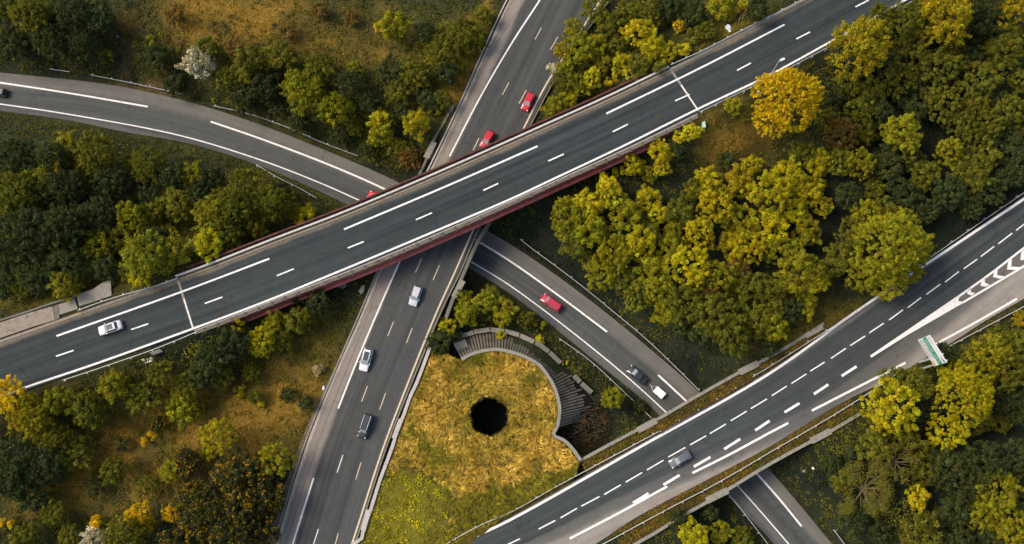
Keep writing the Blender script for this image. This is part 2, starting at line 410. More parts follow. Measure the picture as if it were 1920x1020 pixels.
def between(beam, edge):
    a = np.argmin(np.linalg.norm(edge - beam[0], axis=1)); b = np.argmin(np.linalg.norm(edge - beam[-1], axis=1))
    return edge[min(a, b):max(a, b) + 1]
VN_E, VS_E = between(BEAM_N, SEn), between(BEAM_S, SEs)
VERGES = [np.vstack([BEAM_N, VN_E[::-1]]), np.vstack([BEAM_S, VS_E[::-1]])]
PIT = np.array(P(917, 781, 0.4)); PIT_R = 3.8

def ground_z(X, Y):
    X = np.asarray(X, float); Y = np.asarray(Y, float)
    z = (fbm(X, Y, 22, 3) - 0.5) * 1.6 - 0.3
    for k in (1, 2):
        zr = ROADS[k][2]; d = np.maximum(lane_gap(X, Y, k) - 0.9, 0)
        z = np.clip(z, zr - 0.13 - d*0.5, zr - 0.13 + d*0.45)
    for c in BR_W:
        d = np.maximum(dist_line(X, Y, c) - 6.6, 0)
        z = np.maximum(z, np.minimum(ZB - 0.25, ZB - 0.25 - d*0.7))
    zr = ROADS[0][2]; d = np.maximum(lane_gap(X, Y, 0) - 1.0, 0)
    up = zr - 0.13 + d*0.62
    z = np.clip(z, zr - 0.13 - d*0.3, up)
    ins = inpoly(X, Y, MOUND)
    dm = near_dist(X, Y, COPING)
    slope = np.where(Y < P(1040, 800)[1], 3.0, 1.05)
    z = np.where(ins, 0.35 + (fbm(X, Y, 5, 9) - 0.5)*0.35, np.where((dm < 14) & (X > P(858, 640)[0]), np.maximum(z, np.minimum(0.35 - dm*slope, 0.3)), z))
    dso = near_dist(X, Y, OUT); insl = inpoly(X, Y, SLOPE_POLY)
    z = np.where(insl, np.minimum(z, np.maximum(0.35 - dm*1.1, -5.1)), z)
    z = np.where(~ins & ~insl, np.minimum(z, -4.7 + 0.75*np.maximum(dso - 0.6, 0)), z)
    db = np.where(inpoly(X, Y, BASIN), 0, near_dist(X, Y, np.vstack([BASIN, BASIN[:1]])))
    z = np.where(~ins & ~insl, np.minimum(z, -4.7 + 0.9*db), z)
    return z
def surf_z(X, Y):
    z = ground_z(X, Y)
    for p in VERGES: z = np.where(inpoly(X, Y, p), -0.03, z)
    return z
def gz1(x, y): return float(ground_z(np.array([x]), np.array([y]))[0])
def road_gap(X, Y):
    """metres outside the nearest carriageway (negative on it)"""
    g = np.full(np.shape(X), 1e9)
    X, Y = np.asarray(X, float), np.asarray(Y, float); onv = inpoly(X, Y, VERGES[0]) | inpoly(X, Y, VERGES[1])
    for k in range(3): g = np.minimum(g, np.where(onv, 1e9, lane_gap(X, Y, k)) if k == 0 else lane_gap(X, Y, k))
    for c in BR_W: g = np.minimum(g, dist_line(X, Y, c) - 5.6)
    return g

# ------------------------------------------------------------------ what grows where (photo regions -> colour of the ground, wood shade painted into DARK)
DRY, GREEN, BRIGHT, DARK, DIRT = 0, 1, 2, 3, 4
TYPES = np.array([(0.25, 0.148, 0.024), (0.10, 0.078, 0.014), (0.17, 0.15, 0.014), (0.006, 0.012, 0.012), (0.15, 0.095, 0.05)])  # DARK: dark undergrowth with the woods' deep shade put into its colour
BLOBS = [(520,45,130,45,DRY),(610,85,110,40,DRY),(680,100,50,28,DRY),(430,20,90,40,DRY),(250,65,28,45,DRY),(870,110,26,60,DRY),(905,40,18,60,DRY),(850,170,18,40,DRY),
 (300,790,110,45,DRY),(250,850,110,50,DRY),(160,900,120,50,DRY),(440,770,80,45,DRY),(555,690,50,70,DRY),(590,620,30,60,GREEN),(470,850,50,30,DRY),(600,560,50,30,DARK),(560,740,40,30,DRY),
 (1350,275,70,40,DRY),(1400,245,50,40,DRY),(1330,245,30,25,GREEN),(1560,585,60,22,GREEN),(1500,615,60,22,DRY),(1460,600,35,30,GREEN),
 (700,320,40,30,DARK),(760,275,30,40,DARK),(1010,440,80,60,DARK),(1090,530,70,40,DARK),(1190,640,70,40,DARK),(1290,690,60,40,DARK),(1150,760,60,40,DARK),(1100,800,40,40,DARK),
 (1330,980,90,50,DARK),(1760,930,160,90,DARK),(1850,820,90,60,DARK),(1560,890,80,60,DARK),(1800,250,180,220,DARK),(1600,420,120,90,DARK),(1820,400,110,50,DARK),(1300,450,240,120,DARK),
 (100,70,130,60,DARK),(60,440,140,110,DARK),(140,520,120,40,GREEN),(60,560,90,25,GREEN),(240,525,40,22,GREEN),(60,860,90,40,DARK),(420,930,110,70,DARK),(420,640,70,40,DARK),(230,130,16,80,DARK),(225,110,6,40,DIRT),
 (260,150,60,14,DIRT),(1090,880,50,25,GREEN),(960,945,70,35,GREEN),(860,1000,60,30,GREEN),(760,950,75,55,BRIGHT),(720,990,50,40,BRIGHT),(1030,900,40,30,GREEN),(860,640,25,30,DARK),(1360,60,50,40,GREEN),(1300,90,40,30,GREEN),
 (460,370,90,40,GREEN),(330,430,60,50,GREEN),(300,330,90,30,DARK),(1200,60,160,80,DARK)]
BL = [(np.array(P(u, v, 0)), ru/10.0, rv/10.0, t) for u, v, ru, rv, t in BLOBS]
def region(X, Y):
    W = np.zeros((5,) + X.shape); base = np.full(X.shape, 0.35)
    wx = (fbm(X, Y, 6, 21) - 0.5)*7; wy = (fbm(X, Y, 6, 31) - 0.5)*7
    for c, rx, ry, t in BL:
        d = ((X + wx - c[0])/rx)**2 + ((Y + wy - c[1])/ry)**2
        W[t] += np.exp(-d*0.9)
    W[DRY] *= np.clip((fbm(X, Y, 7, 51) - .34)*3.2, .12, 1.15)
    ins = inpoly(X, Y, MOUND) & (W[BRIGHT] < 0.35)
    gold = ins & (Y > P(960, 905)[1] + (X - P(960, 0)[0])*0.28)
    W[DRY][gold] += 2.5
    W[GREEN][ins & ~gold] += 1.2
    return W, base
def region_col(X, Y):
    W, base = region(X, Y); n = fbm(X, Y, 3.5, 41)
    und = np.array((0.034, 0.040, 0.015))*(0.5 + n[..., None])
    c = und*base[..., None]; s = base.copy()
    for t in range(5):
        c = c + TYPES[t]*W[t][..., None]; s = s + W[t]
    return c/s[..., None], W, base

# ground: one sheet, fine in the middle and stretched to the horizon
def axis(lo, hi, st, far):
    core = np.arange(lo, hi + st/2, st); g, out = st, []
    x = hi
    while x < far:
        g *= 1.35; x += g; out.append(x)
    g, o2, x = st, [], lo
    while x > -far:
        g *= 1.35; x -= g; o2.append(x)
    return np.r_[np.array(o2[::-1]), core, np.array(out)]
gx, gy = axis(-118, 128, 0.7, 4000), axis(-70, 92, 0.7, 4000)
GX, GY = np.meshgrid(gx, gy)
dx, dy = GX - PIT[0], GY - PIT[1]; rr = np.hypot(dx, dy) + 1e-9
snap = np.abs(rr - PIT_R) < 0.5
GX = np.where(snap, PIT[0] + dx/rr*PIT_R, GX); GY = np.where(snap, PIT[1] + dy/rr*PIT_R, GY)
GZ = ground_z(GX, GY)
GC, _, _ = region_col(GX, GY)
nx, ny = len(gx), len(gy)
idx = np.arange(nx*ny).reshape(ny, nx)
quads = np.stack([idx[:-1, :-1], idx[:-1, 1:], idx[1:, 1:], idx[1:, :-1]], -1).reshape(-1, 4)
rf = np.hypot(GX - PIT[0], GY - PIT[1]).ravel()[quads]
quads = quads[~((rf <= PIT_R + 0.02).all(1))]
def np_mesh(name, V, Fq, col=None, domain='FACE'):
    me = bpy.data.meshes.new(name); V = np.asarray(V, np.float32); Fq = np.asarray(Fq, np.int32); k = Fq.shape[1]
    me.vertices.add(len(V)); me.vertices.foreach_set('co', V.ravel())
    me.loops.add(Fq.size); me.loops.foreach_set('vertex_index', Fq.ravel())
    me.polygons.add(len(Fq)); me.polygons.foreach_set('loop_start', np.arange(0, Fq.size, k, dtype=np.int32))
    me.update(calc_edges=True)
    if col is not None:
        a = me.attributes.new('col', 'FLOAT_COLOR', domain); c = np.ones((len(col), 4), np.float32); c[:, :3] = col
        a.data.foreach_set('color', c.ravel())
    return me
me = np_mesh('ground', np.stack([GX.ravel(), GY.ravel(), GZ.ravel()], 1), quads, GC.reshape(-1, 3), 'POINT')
me.polygons.foreach_set('use_smooth', [True]*len(me.polygons))
tag(link('ground', me, MT['ground']), kind='structure')

# the dark round shaft in the grass
pit = thing('shaft', 'dark round open shaft sunk in the dry golden grass mound', 'shaft', (PIT[0], PIT[1], 0))
mb = MB(); k = 48
for i in range(k + 1):
    pass
ring = lambda r, z: [(r*math.cos(2*math.pi*i/k), r*math.sin(2*math.pi*i/k), z) for i in range(k)]
vs = ring(PIT_R - 0.02, 0.12) + ring(PIT_R - 0.25, -9.0); fs = [(i, (i+1) % k, k+(i+1) % k, k+i) for i in range(k)]
mb.add(vs, fs); mb.add(ring(PIT_R - 0.2, -8.98), [tuple(range(k))]); mb.build('lining', MT['soil_shade'], pit)

# ------------------------------------------------------------------ roads
A_NW = asphalt('slip_road_asphalt', (0.068, 0.073, 0.070), [(-2, 2.9, (0.135, 0.128, 0.114), 1.1), (8.2, 30, (0.108, 0.108, 0.102), 0.7)], 0.3)
A_HW = asphalt('motorway_asphalt', (0.060, 0.063, 0.060), [(-2, 0.55, (0.40, 0.345, 0.29), 0.25), (0.55, 3.1, (0.235, 0.20, 0.165), 0.6)], 0.3)
A_SE = asphalt('lower_road_asphalt', (0.046, 0.053, 0.053), [(-2, 0.75, (0.12, 0.115, 0.105), 0.4), (9.4, 12.2, (0.10, 0.098, 0.09), 0.6), (12.4, 60, (0.25, 0.222, 0.19), 1.1)], 0.3)
A_BR = asphalt('overpass_asphalt', (0.033, 0.041, 0.042), [(-2, 0.5, (0.17, 0.14, 0.10), 0.5)], 0.42)
slip = tag(ribbon('slip_road', NWu, NWl, ZN, [A_NW, MT['conc_dark']]), kind='structure')
moto = tag(ribbon('motorway', HWw, HWe, 0.0, [A_HW, MT['conc_dark']], 0.8), kind='structure')
lower = tag(ribbon('lower_road', SEn, SEs, 0.0, [A_SE, MT['conc_dark']], 0.8), kind='structure')
upper = tag(ribbon('overpass_road', bline(5.75), bline(-4.05), ZB, [A_BR, MT['conc_dark']], 0.3), kind='structure')

def lines(name, segs, z, width, mat, parent):
    for s in segs: stripe(name, s, z, width, mat, parent)
# slip road
lines('edge_line', [[(-120,139),(0,155),(138,176),(277,200)], [(395,228),(480,257),(600,302),(690,340),(722,355)], [(800,396),(900,454.5),(960,492),(1050,556),(1138,622)],
      [(1234,703),(1292,757),(1360,824)], [(1380,846),(1418,887),(1460,934),(1503,987)]], ZN, 0.36, MT['white'], slip)
lines('edge_line', [[(-120,180),(0,195),(133,215),(333,253),(480,297),(593,340),(672,375),(780,428),(884,491),(960,538),(1143,679),(1253,777),(1320,846),(1382,910),(1440,975),(1500,1045)]], ZN, 0.24, MT['white'], slip)
# motorway
lines('edge_line', [[(1042,-50),(1012,0),(960,80),(900,183),(843,293)], [(750,489),(710,580),(668,680),(634,766)], [(588,896),(549,1020),(530,1090)], [(825,330),(795,395)]], 0, 0.30, MT['white'], moto)
lines('edge_line', [[(1158,-50),(1124,3),(1060,102),(1023,160),(982,240),(935,330),(887,432),(851.6,513),(821,580),(780,680),(719,838),(663,1010),(632,1100)]], 0, 0.30, MT['cream'], moto)
for a, b in [((1080,-55),(1068,-33)),((1015,52),(1003,74)),((954,155),(942,178)),((898,259),(887,282)),((843,372),(832,398)),((791,484),(779,511)),((738,603),(727,630)),((689,724),(678,753)),
             ((1110,-45),(1097,-22)),((1046,69),(1032,93)),((987,169),(973,194)),((930,275),(919,300)),((877,383),(866,409)),((824,497),(812,525)),((773,615),(762,643)),((723,737),(712,768)),((677,867),(667,899)),((634,1000),(626,1030))]:
    stripe('lane_dash', [a, b], 0, 0.15, MT['cream'], moto)
for a, b in [((643,853),(632,886)),((597,992),(586,1026))]: stripe('lane_dash', [a, b], 0, 0.16, MT['white'], moto)
# lower right road
lines('edge_line', [[(700,1113),(863,1020),(960,973),(1200,838),(1440,702),(1600,588),(1740,493),(1920,373),(2020,305)]], 0, 0.45, MT['white'], lower)
lines('edge_line', [[(1068,1010),(1160,962),(1251,912)], [(1298,887),(1370,851),(1440,813),(1478,793)], [(1522,770),(1600,730),(1698,680)], [(1755,645),(1830,604),(1907,560)]], 0, 0.40, MT['white'], lower)
dash = [((885,1062),(917,1044)),((950,1022),(975,1010)),((1010,992),(1041,976)),((1051,971),(1082,953)),((1090,949),(1124,931)),((1133,927),(1164,909)),((1173,904),(1204,886)),((1213,881),(1244,863)),((1253,857),(1285,839)),
 ((1294,834),(1324,817)),((1331,813),(1361,795)),((1370,789),(1400,771)),((1408,766),(1438,748)),((1447,742),(1475,724)),((1484,719),(1512,701)),((1519,696),(1546,679)),((1558,672),(1586,653)),((1594,648),(1622,630)),
 ((1630,624),(1657,606)),((1667,600),(1693,581)),((1702,577),(1727,558)),((1737,552),(1763,533)),((1772,529),(1798,509)),((1807,504),(1832,486)),((1839,481),(1864,462)),((1872,457),(1898,437)),((1905,432),(1930,413))]
for a, b in dash: stripe('lane_dash', [a, b], 0, 0.22, MT['white'], lower)
for a, b in [((1187,943),(1216,925)),((1244,909),(1274,891)),((1301,875),(1332,857)),((1358,842),(1388,823)),((1416,807),(1443,789)),((1471,773),(1499,756)),((1526,739),(1553,721)),((1578,705),(1606,687))]:
    stripe('exit_dash', [a, b], 0, 0.46, MT['white'], lower)
flat_poly('gore_marking', [(1631,667),(1795,555),(1799,558.5),(1796,564),(1803,565),(1806,568),(1700,629),(1634,670.5)], 0, MT['white'], lower)
lines('gore_line', [[(1796,557),(1860,511),(1920,465),(1990,412)], [(1804,568),(1860,535),(1920,499),(1990,455)]], 0, 0.38, MT['white'], lower)
Z7 = lambda pts: [(1780 + x/7.286, 440 + y/7.286) for x, y in pts]
for q in ([(298,722),(245,768),(245,806),(300,832),(352,795),(298,790)], [(492,592),(440,635),(428,700),(498,710),(553,684),(482,655)], [(662,470),(612,510),(596,578),(690,600),(755,572),(650,552)],
          [(855,330),(803,372),(787,475),(900,482),(975,443),(845,436)], [(1045,190),(985,235),(970,345),(1090,352),(1180,300),(1040,296)]):
    flat_poly('chevron', Z7(q), 0, MT['white'], lower)
flat_poly('gore_infill', [(1798,559),(1990,418),(1990,450),(1806,566)], 0, asphalt('gore_asphalt', (0.12, 0.11, 0.095), [], 0.1), lower, up=0.006)
# overpass
lines('edge_line', [[(-160,725),(0,668),(106,630)], [(106,630),(338,548),(505,485)], [(645,430),(830,352),(1008,274)], [(1137,213),(1310,129),(1471,46)], [(1590,-14),(1700,-75)]], ZB, 0.34, MT['white'], upper)
upper.children[0].name = 'edge_line'
bpy.data.objects.remove(upper.children[0])
lines('edge_line', [[(-160,800),(0,743),(57,723),(185,680),(362,616),(480,572),(640,507),(800,440),(960,372),(1028,340),(1170,273),(1309,204),(1440,142),(1570,71),(1697,0),(1800,-58)]], ZB, 0.36, MT['white'], upper)
for a, b in [((-42,719),(-8,707)),((105,668),(138,657)),((246,618),(278,607)),((384,569),(417,557)),((519,517),(551,504)),((652,465),(682,453)),((780,412),(810,399)),((906,357),(934,344)),((1028,302),(1057,289)),
             ((1149,247),(1177,233)),((1266,189),(1293,177)),((1382,132),(1408,118)),((1493,73),(1519,60)),((1604,13),(1629,0)),((1710,-48),(1735,-62))]:
    stripe('lane_dash', [a, b], ZB, 0.26, MT['white'], upper)

# ------------------------------------------------------------------ the overpass itself
br = thing('overpass_bridge', 'long overpass with dark asphalt and red steel girders crossing over the motorway', 'bridge')
mb = MB(); mb.sweep(bline(5.75, JL, JR), rect(0.0, 0.26, -0.28, 0.14), ZB); mb.build('kerb', MT['conc_pink'], br)
mb = MB(); mb.sweep(bline(6.0, JL, JR), rect(0.02, 0.36, -0.28, 0.06), ZB); mb.build('gutter', MT['dirt'], br)
mb = MB(); mb.sweep(bline(6.4, JL, JR), rect(0.0, 0.34, -0.4, 0.38), ZB); mb.build('parapet', concrete('white_parapet', (0.52, 0.5, 0.46), amount=0.35), br)
mb = MB(); mb.sweep(bline(6.8, JL, JR), rect(0.0, 0.5, -0.55, -0.45), ZB); mb.build('dark_gap_strip', MT['near_black'], br)  # near-black strip filling the gap outside the parapet
mb = MB(); mb.sweep(bline(7.32, JL + 0.01, JR - 0.01), rect(0.0, 0.34, -0.5, 0.0), ZB); mb.build('edge_beam', MT['brown_steel'], br)
mb = MB(); mb.sweep(bline(-4.05, JL, JR), rect(-0.16, 0.0, -0.28, 0.10), ZB); mb.build('kerb', MT['conc_light'], br)
mb = MB(); mb.sweep(bline(-4.22, JL, JR), rect(-0.62, 0.0, -0.32, 0.03), ZB); mb.build('ledge', concrete('brown_stained_ledge', (0.19, 0.165, 0.125), (0.07, 0.055, 0.03), 0.8, 0.8), br)
mb = MB()
ln = bline(-4.75, JL, JR); mb.sweep(ln, rect(-0.12, 0.10, -2.6, -0.32), ZB); mb.build('girder_web', MT['red_shaded'], br)
mb = MB(); mb.sweep(bline(-4.75, JL, JR), rect(-0.62, 0.30, -2.72, -2.6), ZB); mb.build('girder_flange', MT['red_lit'], br)
for d in (-1.4, 1.9, 5.6):
    mb = MB(); q = bline(d, JL, JR); mb.sweep(q, rect(-0.12, 0.12, -2.6, -0.3), ZB); mb.sweep(q, rect(-0.45, 0.45, -2.72, -2.6), ZB); mb.build('girder', MT['red_shaded'], br)
mb = MB(); mb.sweep(bline(-4.30, JL, JR), rect(-0.05, 0.05, 0.62, 0.74), ZB); mb.build('handrail', MT['conc_light'], br)
post = None
def copies(name, spots, mesh_ob, parent):
    for i, (x, y, z, rz) in enumerate(spots):
        o = mesh_ob if i == 0 else mesh_ob.copy()
        if i: COL.objects.link(o); o.parent = parent
        o.location = (x, y, z); o.rotation_euler = (0, 0, rz)
def along(c, step, start=0.0):
    s = arclen(c); t = np.gradient(c, axis=0); out = []
    for q in np.arange(start, s[-1], step):
        out.append((np.interp(q, s, c[:, 0]), np.interp(q, s, c[:, 1]), math.atan2(np.interp(q, s, t[:, 1]), np.interp(q, s, t[:, 0]))))
    return out
mb = MB(); mb.box((0, 0.16, 0.36), (0.10, 0.10, 0.72)); mb.box((0, -0.28, 0.04), (0.14, 0.62, 0.10)); pm = mb.build('railing_post', MT['conc_dark'], br)
copies('railing_post', [(x, y, ZB + 0.03, a) for x, y, a in along(bline(-4.5, JL + .004, JR - .004), 2.55, 0.8)], pm, br)
mb = MB(); mb.box((0, 0, 0), (0.09, 0.6, 0.12)); pm = mb.build('bracket', MT['brown_steel'], br)
copies('bracket', [(x, y, ZB - 0.4, a) for x, y, a in along(bline(7.05, JL + .01, JR - .01), 2.0, 0.8)], pm, br)
for a, b in (((333,523),(362,616)), ((1256,128),(1309,207))):
    ctr = np.array([P(*a, ZB), P(*b, ZB)])
    stripe('expansion_joint', [ctr[0], ctr[1]], ZB, 0.42, MT['conc'], br, world=True, up=0.008)
    stripe('joint_seal', [ctr[0]*0.0 + (ctr[0]*0.6 + ctr[1]*0.4), ctr[1]], ZB, 0.2, MT['white'], br, world=True, up=0.016)
for fr in (nearest_frac(REF, P(655, 470, ZB)), nearest_frac(REF, P(945, 345, ZB))):
    c = offset(REF, 0.6); s = arclen(c); q = [np.interp(fr*s[-1], s, c[:, i]) for i in (0, 1)]; mb = MB()
    ang = math.atan2(*(REF[int(fr*len(REF))+1] - REF[int(fr*len(REF))])[::-1]); g = gz1(*q)
    for dd in (-3.5, 0, 3.5): mb.tube([(q[0] - math.sin(ang)*dd, q[1] + math.cos(ang)*dd, g - 0.5), (q[0] - math.sin(ang)*dd, q[1] + math.cos(ang)*dd, ZB - 3.2)], [0.55, 0.55], 14)
    mb.box((q[0], q[1], ZB - 2.98), (1.3, 10.5, 0.5), ang); mb.build('pier', MT['conc'], br)
# abutment blocks under both ends
for fr, sgn in ((JL, -1), (JR, 1)):
    c = offset(REF, 0.9); s = arclen(c); q = [np.interp(fr*s[-1], s, c[:, i]) for i in (0, 1)]
    i = int(fr*len(REF)); tv = REF[min(i+2, len(REF)-1)] - REF[i-2]; ang = math.atan2(tv[1], tv[0]); mb = MB()
    mb.box((q[0] + math.cos(ang)*sgn*1.4, q[1] + math.sin(ang)*sgn*1.4, ZB - 3.6), (1.6, 11.4, 6.4), ang); mb.build('abutment', MT['conc_dark'], br)

# approaches: kerbs beside the embanked road
for a, b, lab in ((0, JL, 'low pinkish kerb along the overpass road, west of the pale joint line'), (JR, 1, 'low grey kerb along the overpass road, east of the far joint line')):
    mb = MB(); mb.sweep(bline(5.75, a, b), rect(0.0, 0.5, -0.3, 0.12), ZB); tag(mb.build('kerb', MT['conc_pink'] if a == 0 else MT['conc'], None), lab, 'kerb')
# broken concrete apron on the left verge
ap = thing('concrete_apron', 'broken pale concrete apron beside the overpass road at the left edge', 'apron')
def slab(name, pts, z, th, mat, parent=None):
    c = PP(pts, z); n = len(c); v = [(x, y, z) for x, y in c] + [(x, y, z - th) for x, y in c]
    f = [tuple(range(n)), tuple(range(2*n-1, n-1, -1))] + [(i, n+i, n+(i+1) % n, (i+1) % n) for i in range(n)]
    mb = MB(); mb.add(v, f); return mb.build(name, mat, parent)
slab('slab', [(-60,640),(-60,628),(0,605),(50,588),(88,577),(98,575),(103,600),(60,613),(0,634)], ZB + 0.03, 0.4, MT['conc_pink'], ap)
slab('slab', [(99,575),(108,571),(112,596),(104,600)], ZB + 0.05, 0.4, MT['conc_dark'], ap)
slab('slab', [(109,571),(140,561),(146,579),(112,590)], ZB + 0.02, 0.4, MT['conc'], ap)
slab('slab', [(143,553),(176,541),(192,530),(207,525),(209,554),(175,566),(148,574)], ZB - 0.05, 0.4, MT['conc'], ap)
mb = MB(); mb.sweep(smooth(PP([(0,601),(60,582),(100,568),(140,558)], ZB)), rect(-0.15, 0.2, -0.4, 0.15), ZB); tag(mb.build('edging_beam', MT['conc_dark'], None), 'dark mossy concrete edging along the top of the broken apron', 'edging')

# ------------------------------------------------------------------ concrete edges, copings and walls
def wall(name, label, cat, pts, z, prof, mat, blocks=(), bmat=None, base=None):
    t = thing(name, label, cat); c = smooth(PP(pts, z), 1.0)
    mb = MB(); mb.sweep(c, prof, z if base is None else base); mb.build('coping', mat, t)
    for (a, b, wd) in blocks:
        q = PP([a, b], z); d = q[1] - q[0]; mb = MB()
        mb.box(((q[0][0]+q[1][0])/2, (q[0][1]+q[1][1])/2, z + 0.02 - 0.4), (np.linalg.norm(d), wd, 0.9), math.atan2(d[1], d[0])); mb.build('block', bmat or mat, t, bevel=0.03)
    return t
wall('bridge_edge_beam', 'grey concrete edge beam on the north side of the lower right road above the slip road', 'edge beam',
     [(1089,863),(1140,835),(1193,807),(1233,786),(1310,741),(1387,698),(1440,671),(1512,628),(1545,606)], 0.35, rect(-0.28, 0.28, -1.4, 0.0), MT['conc'], [((1196,807),(1231,788),1.15), ((1387,698),(1422,681),1.2), ((1511,630),(1543,612),0.95)])
wall('bridge_edge_beam', 'grey concrete edge beam on the south side of the lower right road', 'edge beam',
     [(1170,1032),(1227,1000),(1275,970),(1323,943),(1363,919),(1440,872),(1520,828),(1558,808),(1612,776)], 0.35, rect(-0.28, 0.28, -1.4, 0.0), MT['conc'], [((1325,939),(1365,919),1.2), ((1521,827),(1558,808),1.15)])
wall('motorway_coping', 'grey concrete coping between the motorway and the golden grass mound', 'coping',
     [(806,651),(801,665),(780,720),(769.6,742),(756,780),(746,804),(738,830),(728,858),(713,898),(695,955),(687,978),(680,999),(678,1010),(660,1020)], 0.8, rect(-0.3, 0.3, -1.6, 0.0), MT['conc_light'], [((752,786),(738.5,822),0.85), ((691.5,956),(680.5,995),0.9)], MT['conc_light'])
wall('bridge_edge_beam', 'mossy concrete edge beam east of the motorway just south of the overpass', 'edge beam',
     [(950,340),(917,417),(896,452),(867,517),(845,571),(836,596)], 0.4, rect(-0.32, 0.32, -1.4, 0.0), MT['conc_dark'], [((868,526),(851,557),1.1)], MT['conc'])
wall('bridge_edge_beam', 'grey concrete edge beam west of the motorway just north of the overpass', 'edge beam',
     [(850,196),(832,230),(813,263),(800,297),(787,325),(765,368)], 0.4, rect(-0.22, 0.22, -1.4, 0.0), MT['conc_dark'], [((814,266),(799,296),1.15), ((849,198),(845,208),0.7)], MT['conc'])
mb = MB(); mb.sweep(smooth(PP([(1140,3),(1068,103),(1032,163),(992,240),(946,335),(899,425),(864,508),(829,580),(786,683),(724.5,838),(669,1010),(637,1100)], 0.6), 2.0), rect(-0.11, 0.11, -0.9, 0.0), 0.6)
tag(mb.build('barrier', concrete('olive_stained_concrete', (0.20, 0.18, 0.13)), None), 'long low concrete barrier along the east edge of the motorway', 'barrier')
mb = MB(); mb.sweep(smooth(PP([(979,-50),(950,0),(907,92),(860,198),(806,310),(757,406)], 0.3), 2.0), rect(-0.12, 0.12, -0.6, 0.0), 0.3)
tag(mb.build('kerb', MT['conc_light'], None), 'pale kerb along the west edge of the motorway north of the overpass', 'kerb')
mb = MB(); mb.sweep(smooth(PP([(708,507),(671,595),(633,682),(573,827),(513,1020),(487,1100)], 0.16), 2.0), rect(-0.15, 0.15, -0.5, 0.0), 0.16)
tag(mb.build('kerb', MT['conc'], None), 'narrow concrete kerb along the west edge of the motorway south of the overpass', 'kerb')
def channel(pl, pr, z):
    L, R = smooth(PP(pl, z)), smooth(PP(pr, z)); tag(ribbon('trench_shade', L, R, z, [MT['soil_shade'], MT['soil_shade']], 0.1), kind='structure')  # flat sheet; its near-black colour stands in for a trench's shade
channel([(801,652),(788,686),(727,838),(672,1003)], [(807,654),(799,668),(740,820),(681,990)], 0.0)
channel([(915,405),(866,513),(838,580)], [(912,417),(868,512),(842,575)], -0.05)
for beam, edge in ((BEAM_N, VN_E), (BEAM_S, VS_E)):
    tag(ribbon('verge', beam, edge if np.linalg.norm(edge[0] - beam[0]) < np.linalg.norm(edge[-1] - beam[0]) else edge[::-1], -0.04, [concrete('verge_soil', (0.06, 0.042, 0.014), (0.03, 0.035, 0.010), 0.9, 0.4), MT['conc_dark']], 0.7), kind='structure')
tag(ribbon('dirt_strip', smooth(PP([(640,668),(600,745),(552,860),(500,1010),(478,1090)], 0.0)), smooth(PP([(632,682),(572,827),(512,1020),(486,1100)], 0.0)), 0.03, [concrete('rubbly_dirt', (0.16, 0.115, 0.075), (0.04, 0.035, 0.02), 0.8, 1.5), MT['dirt']], 0.15), kind='structure')
# motorway joint grooves on the hard shoulder
lines('shoulder_joint', [[(726,505),(690,590),(655,680),(598,827),(536,1020)], [(968,20),(905,130),(872,200),(830,290)]], 0, 0.05, MT['soil_shade'], moto)
lines('tar_seam', [[(1000,90),(960,152),(910,235)]], 0, 0.05, MT['soil_shade'], moto)

# curved retaining works round the mound
cw = thing('curved_coping', 'curved grey concrete coping round the edge of the golden grass mound', 'coping')
mb = MB(); mb.sweep(COPING, rect(-0.3, 0.3, -1.6, 0.0), 0.9); mb.build('coping', MT['conc'], cw)
rw = thing('retaining_wall', 'stepped outer wall of precast concrete blocks below the ribbed slope', 'wall')
s = arclen(OUT)
for i, (a, b) in enumerate([(0, .145), (.15, .245), (.25, .335), (.34, .43), (.435, .53), (.54, .64), (.645, .74), (.85, .905), (.915, 1.0)]):
    q = cut(OUT, a, b); mb = MB(); mb.sweep(q, rect(-0.42, 0.42, -2.2, 0.0), -3.0 + (0.25 if i % 2 else 0)); mb.build('block', MT['conc'] if i < 5 else MT['conc_dark'], rw)
rs = thing('ribbed_slope', 'dark ribbed concrete slope curving between the coping and the outer wall', 'slope')
c1 = cut(COPING, 0.0, 0.775); c2 = smooth(np.vstack([PP([(850,645),(861,635),(892,625),(921.5,621),(952,625),(980,634),(1007,647),(1032,665),(1054,686),(1076,708),(1092,730),(1112,757)], -4.4), PP([(1100,775),(1088,790)], -4.8)]), 0.8)
nr = 56; a_, b_ = resample(c1, nr + 1), resample(c2, nr + 1)
mb = MB(); gap = MB(); rr_ = random.Random(4)
for i in range(nr):
    for (m_, f0, f1, lift) in ((mb, 0.14, 0.80, 0.26), (gap, 0.0, 1.0, 0.02)):
        A0, A1 = a_[i]*(1-f0)+a_[i+1]*f0, a_[i]*(1-f1)+a_[i+1]*f1; B0, B1 = b_[i]*(1-f0)+b_[i+1]*f0, b_[i]*(1-f1)+b_[i+1]*f1
        j = rr_.uniform(-.09, .09) if m_ is mb else 0; e = rr_.uniform(0.72, 1.0) if (m_ is mb and i > 24) else 1.0
        B0, B1 = A0 + (B0-A0)*e, A1 + (B1-A1)*e; zt, zb = 0.45+lift+j, 0.45 + (-4.9)*e + lift + j
        v = [(*A0, zt), (*A1, zt), (*B1, zb), (*B0, zb)]; v += [(x, y, z - 0.22) for x, y, z in v]
        m_.add(v, [(0, 1, 2, 3), (7, 6, 5, 4), (0, 4, 5, 1), (1, 5, 6, 2), (2, 6, 7, 3), (3, 7, 4, 0)])
mb.build('ribs', concrete('mossy_brown_ribs', (0.17, 0.15, 0.115), (0.075, 0.042, 0.016), 0.95, 0.45), rs); gap.build('backing', MT['soil_shade'], rs)
slab('end_slab', [(850,645),(872,636),(884,662),(866,673)], -1.6, 0.3, MT['conc'], rs).rotation_euler = (0, 0, 0)
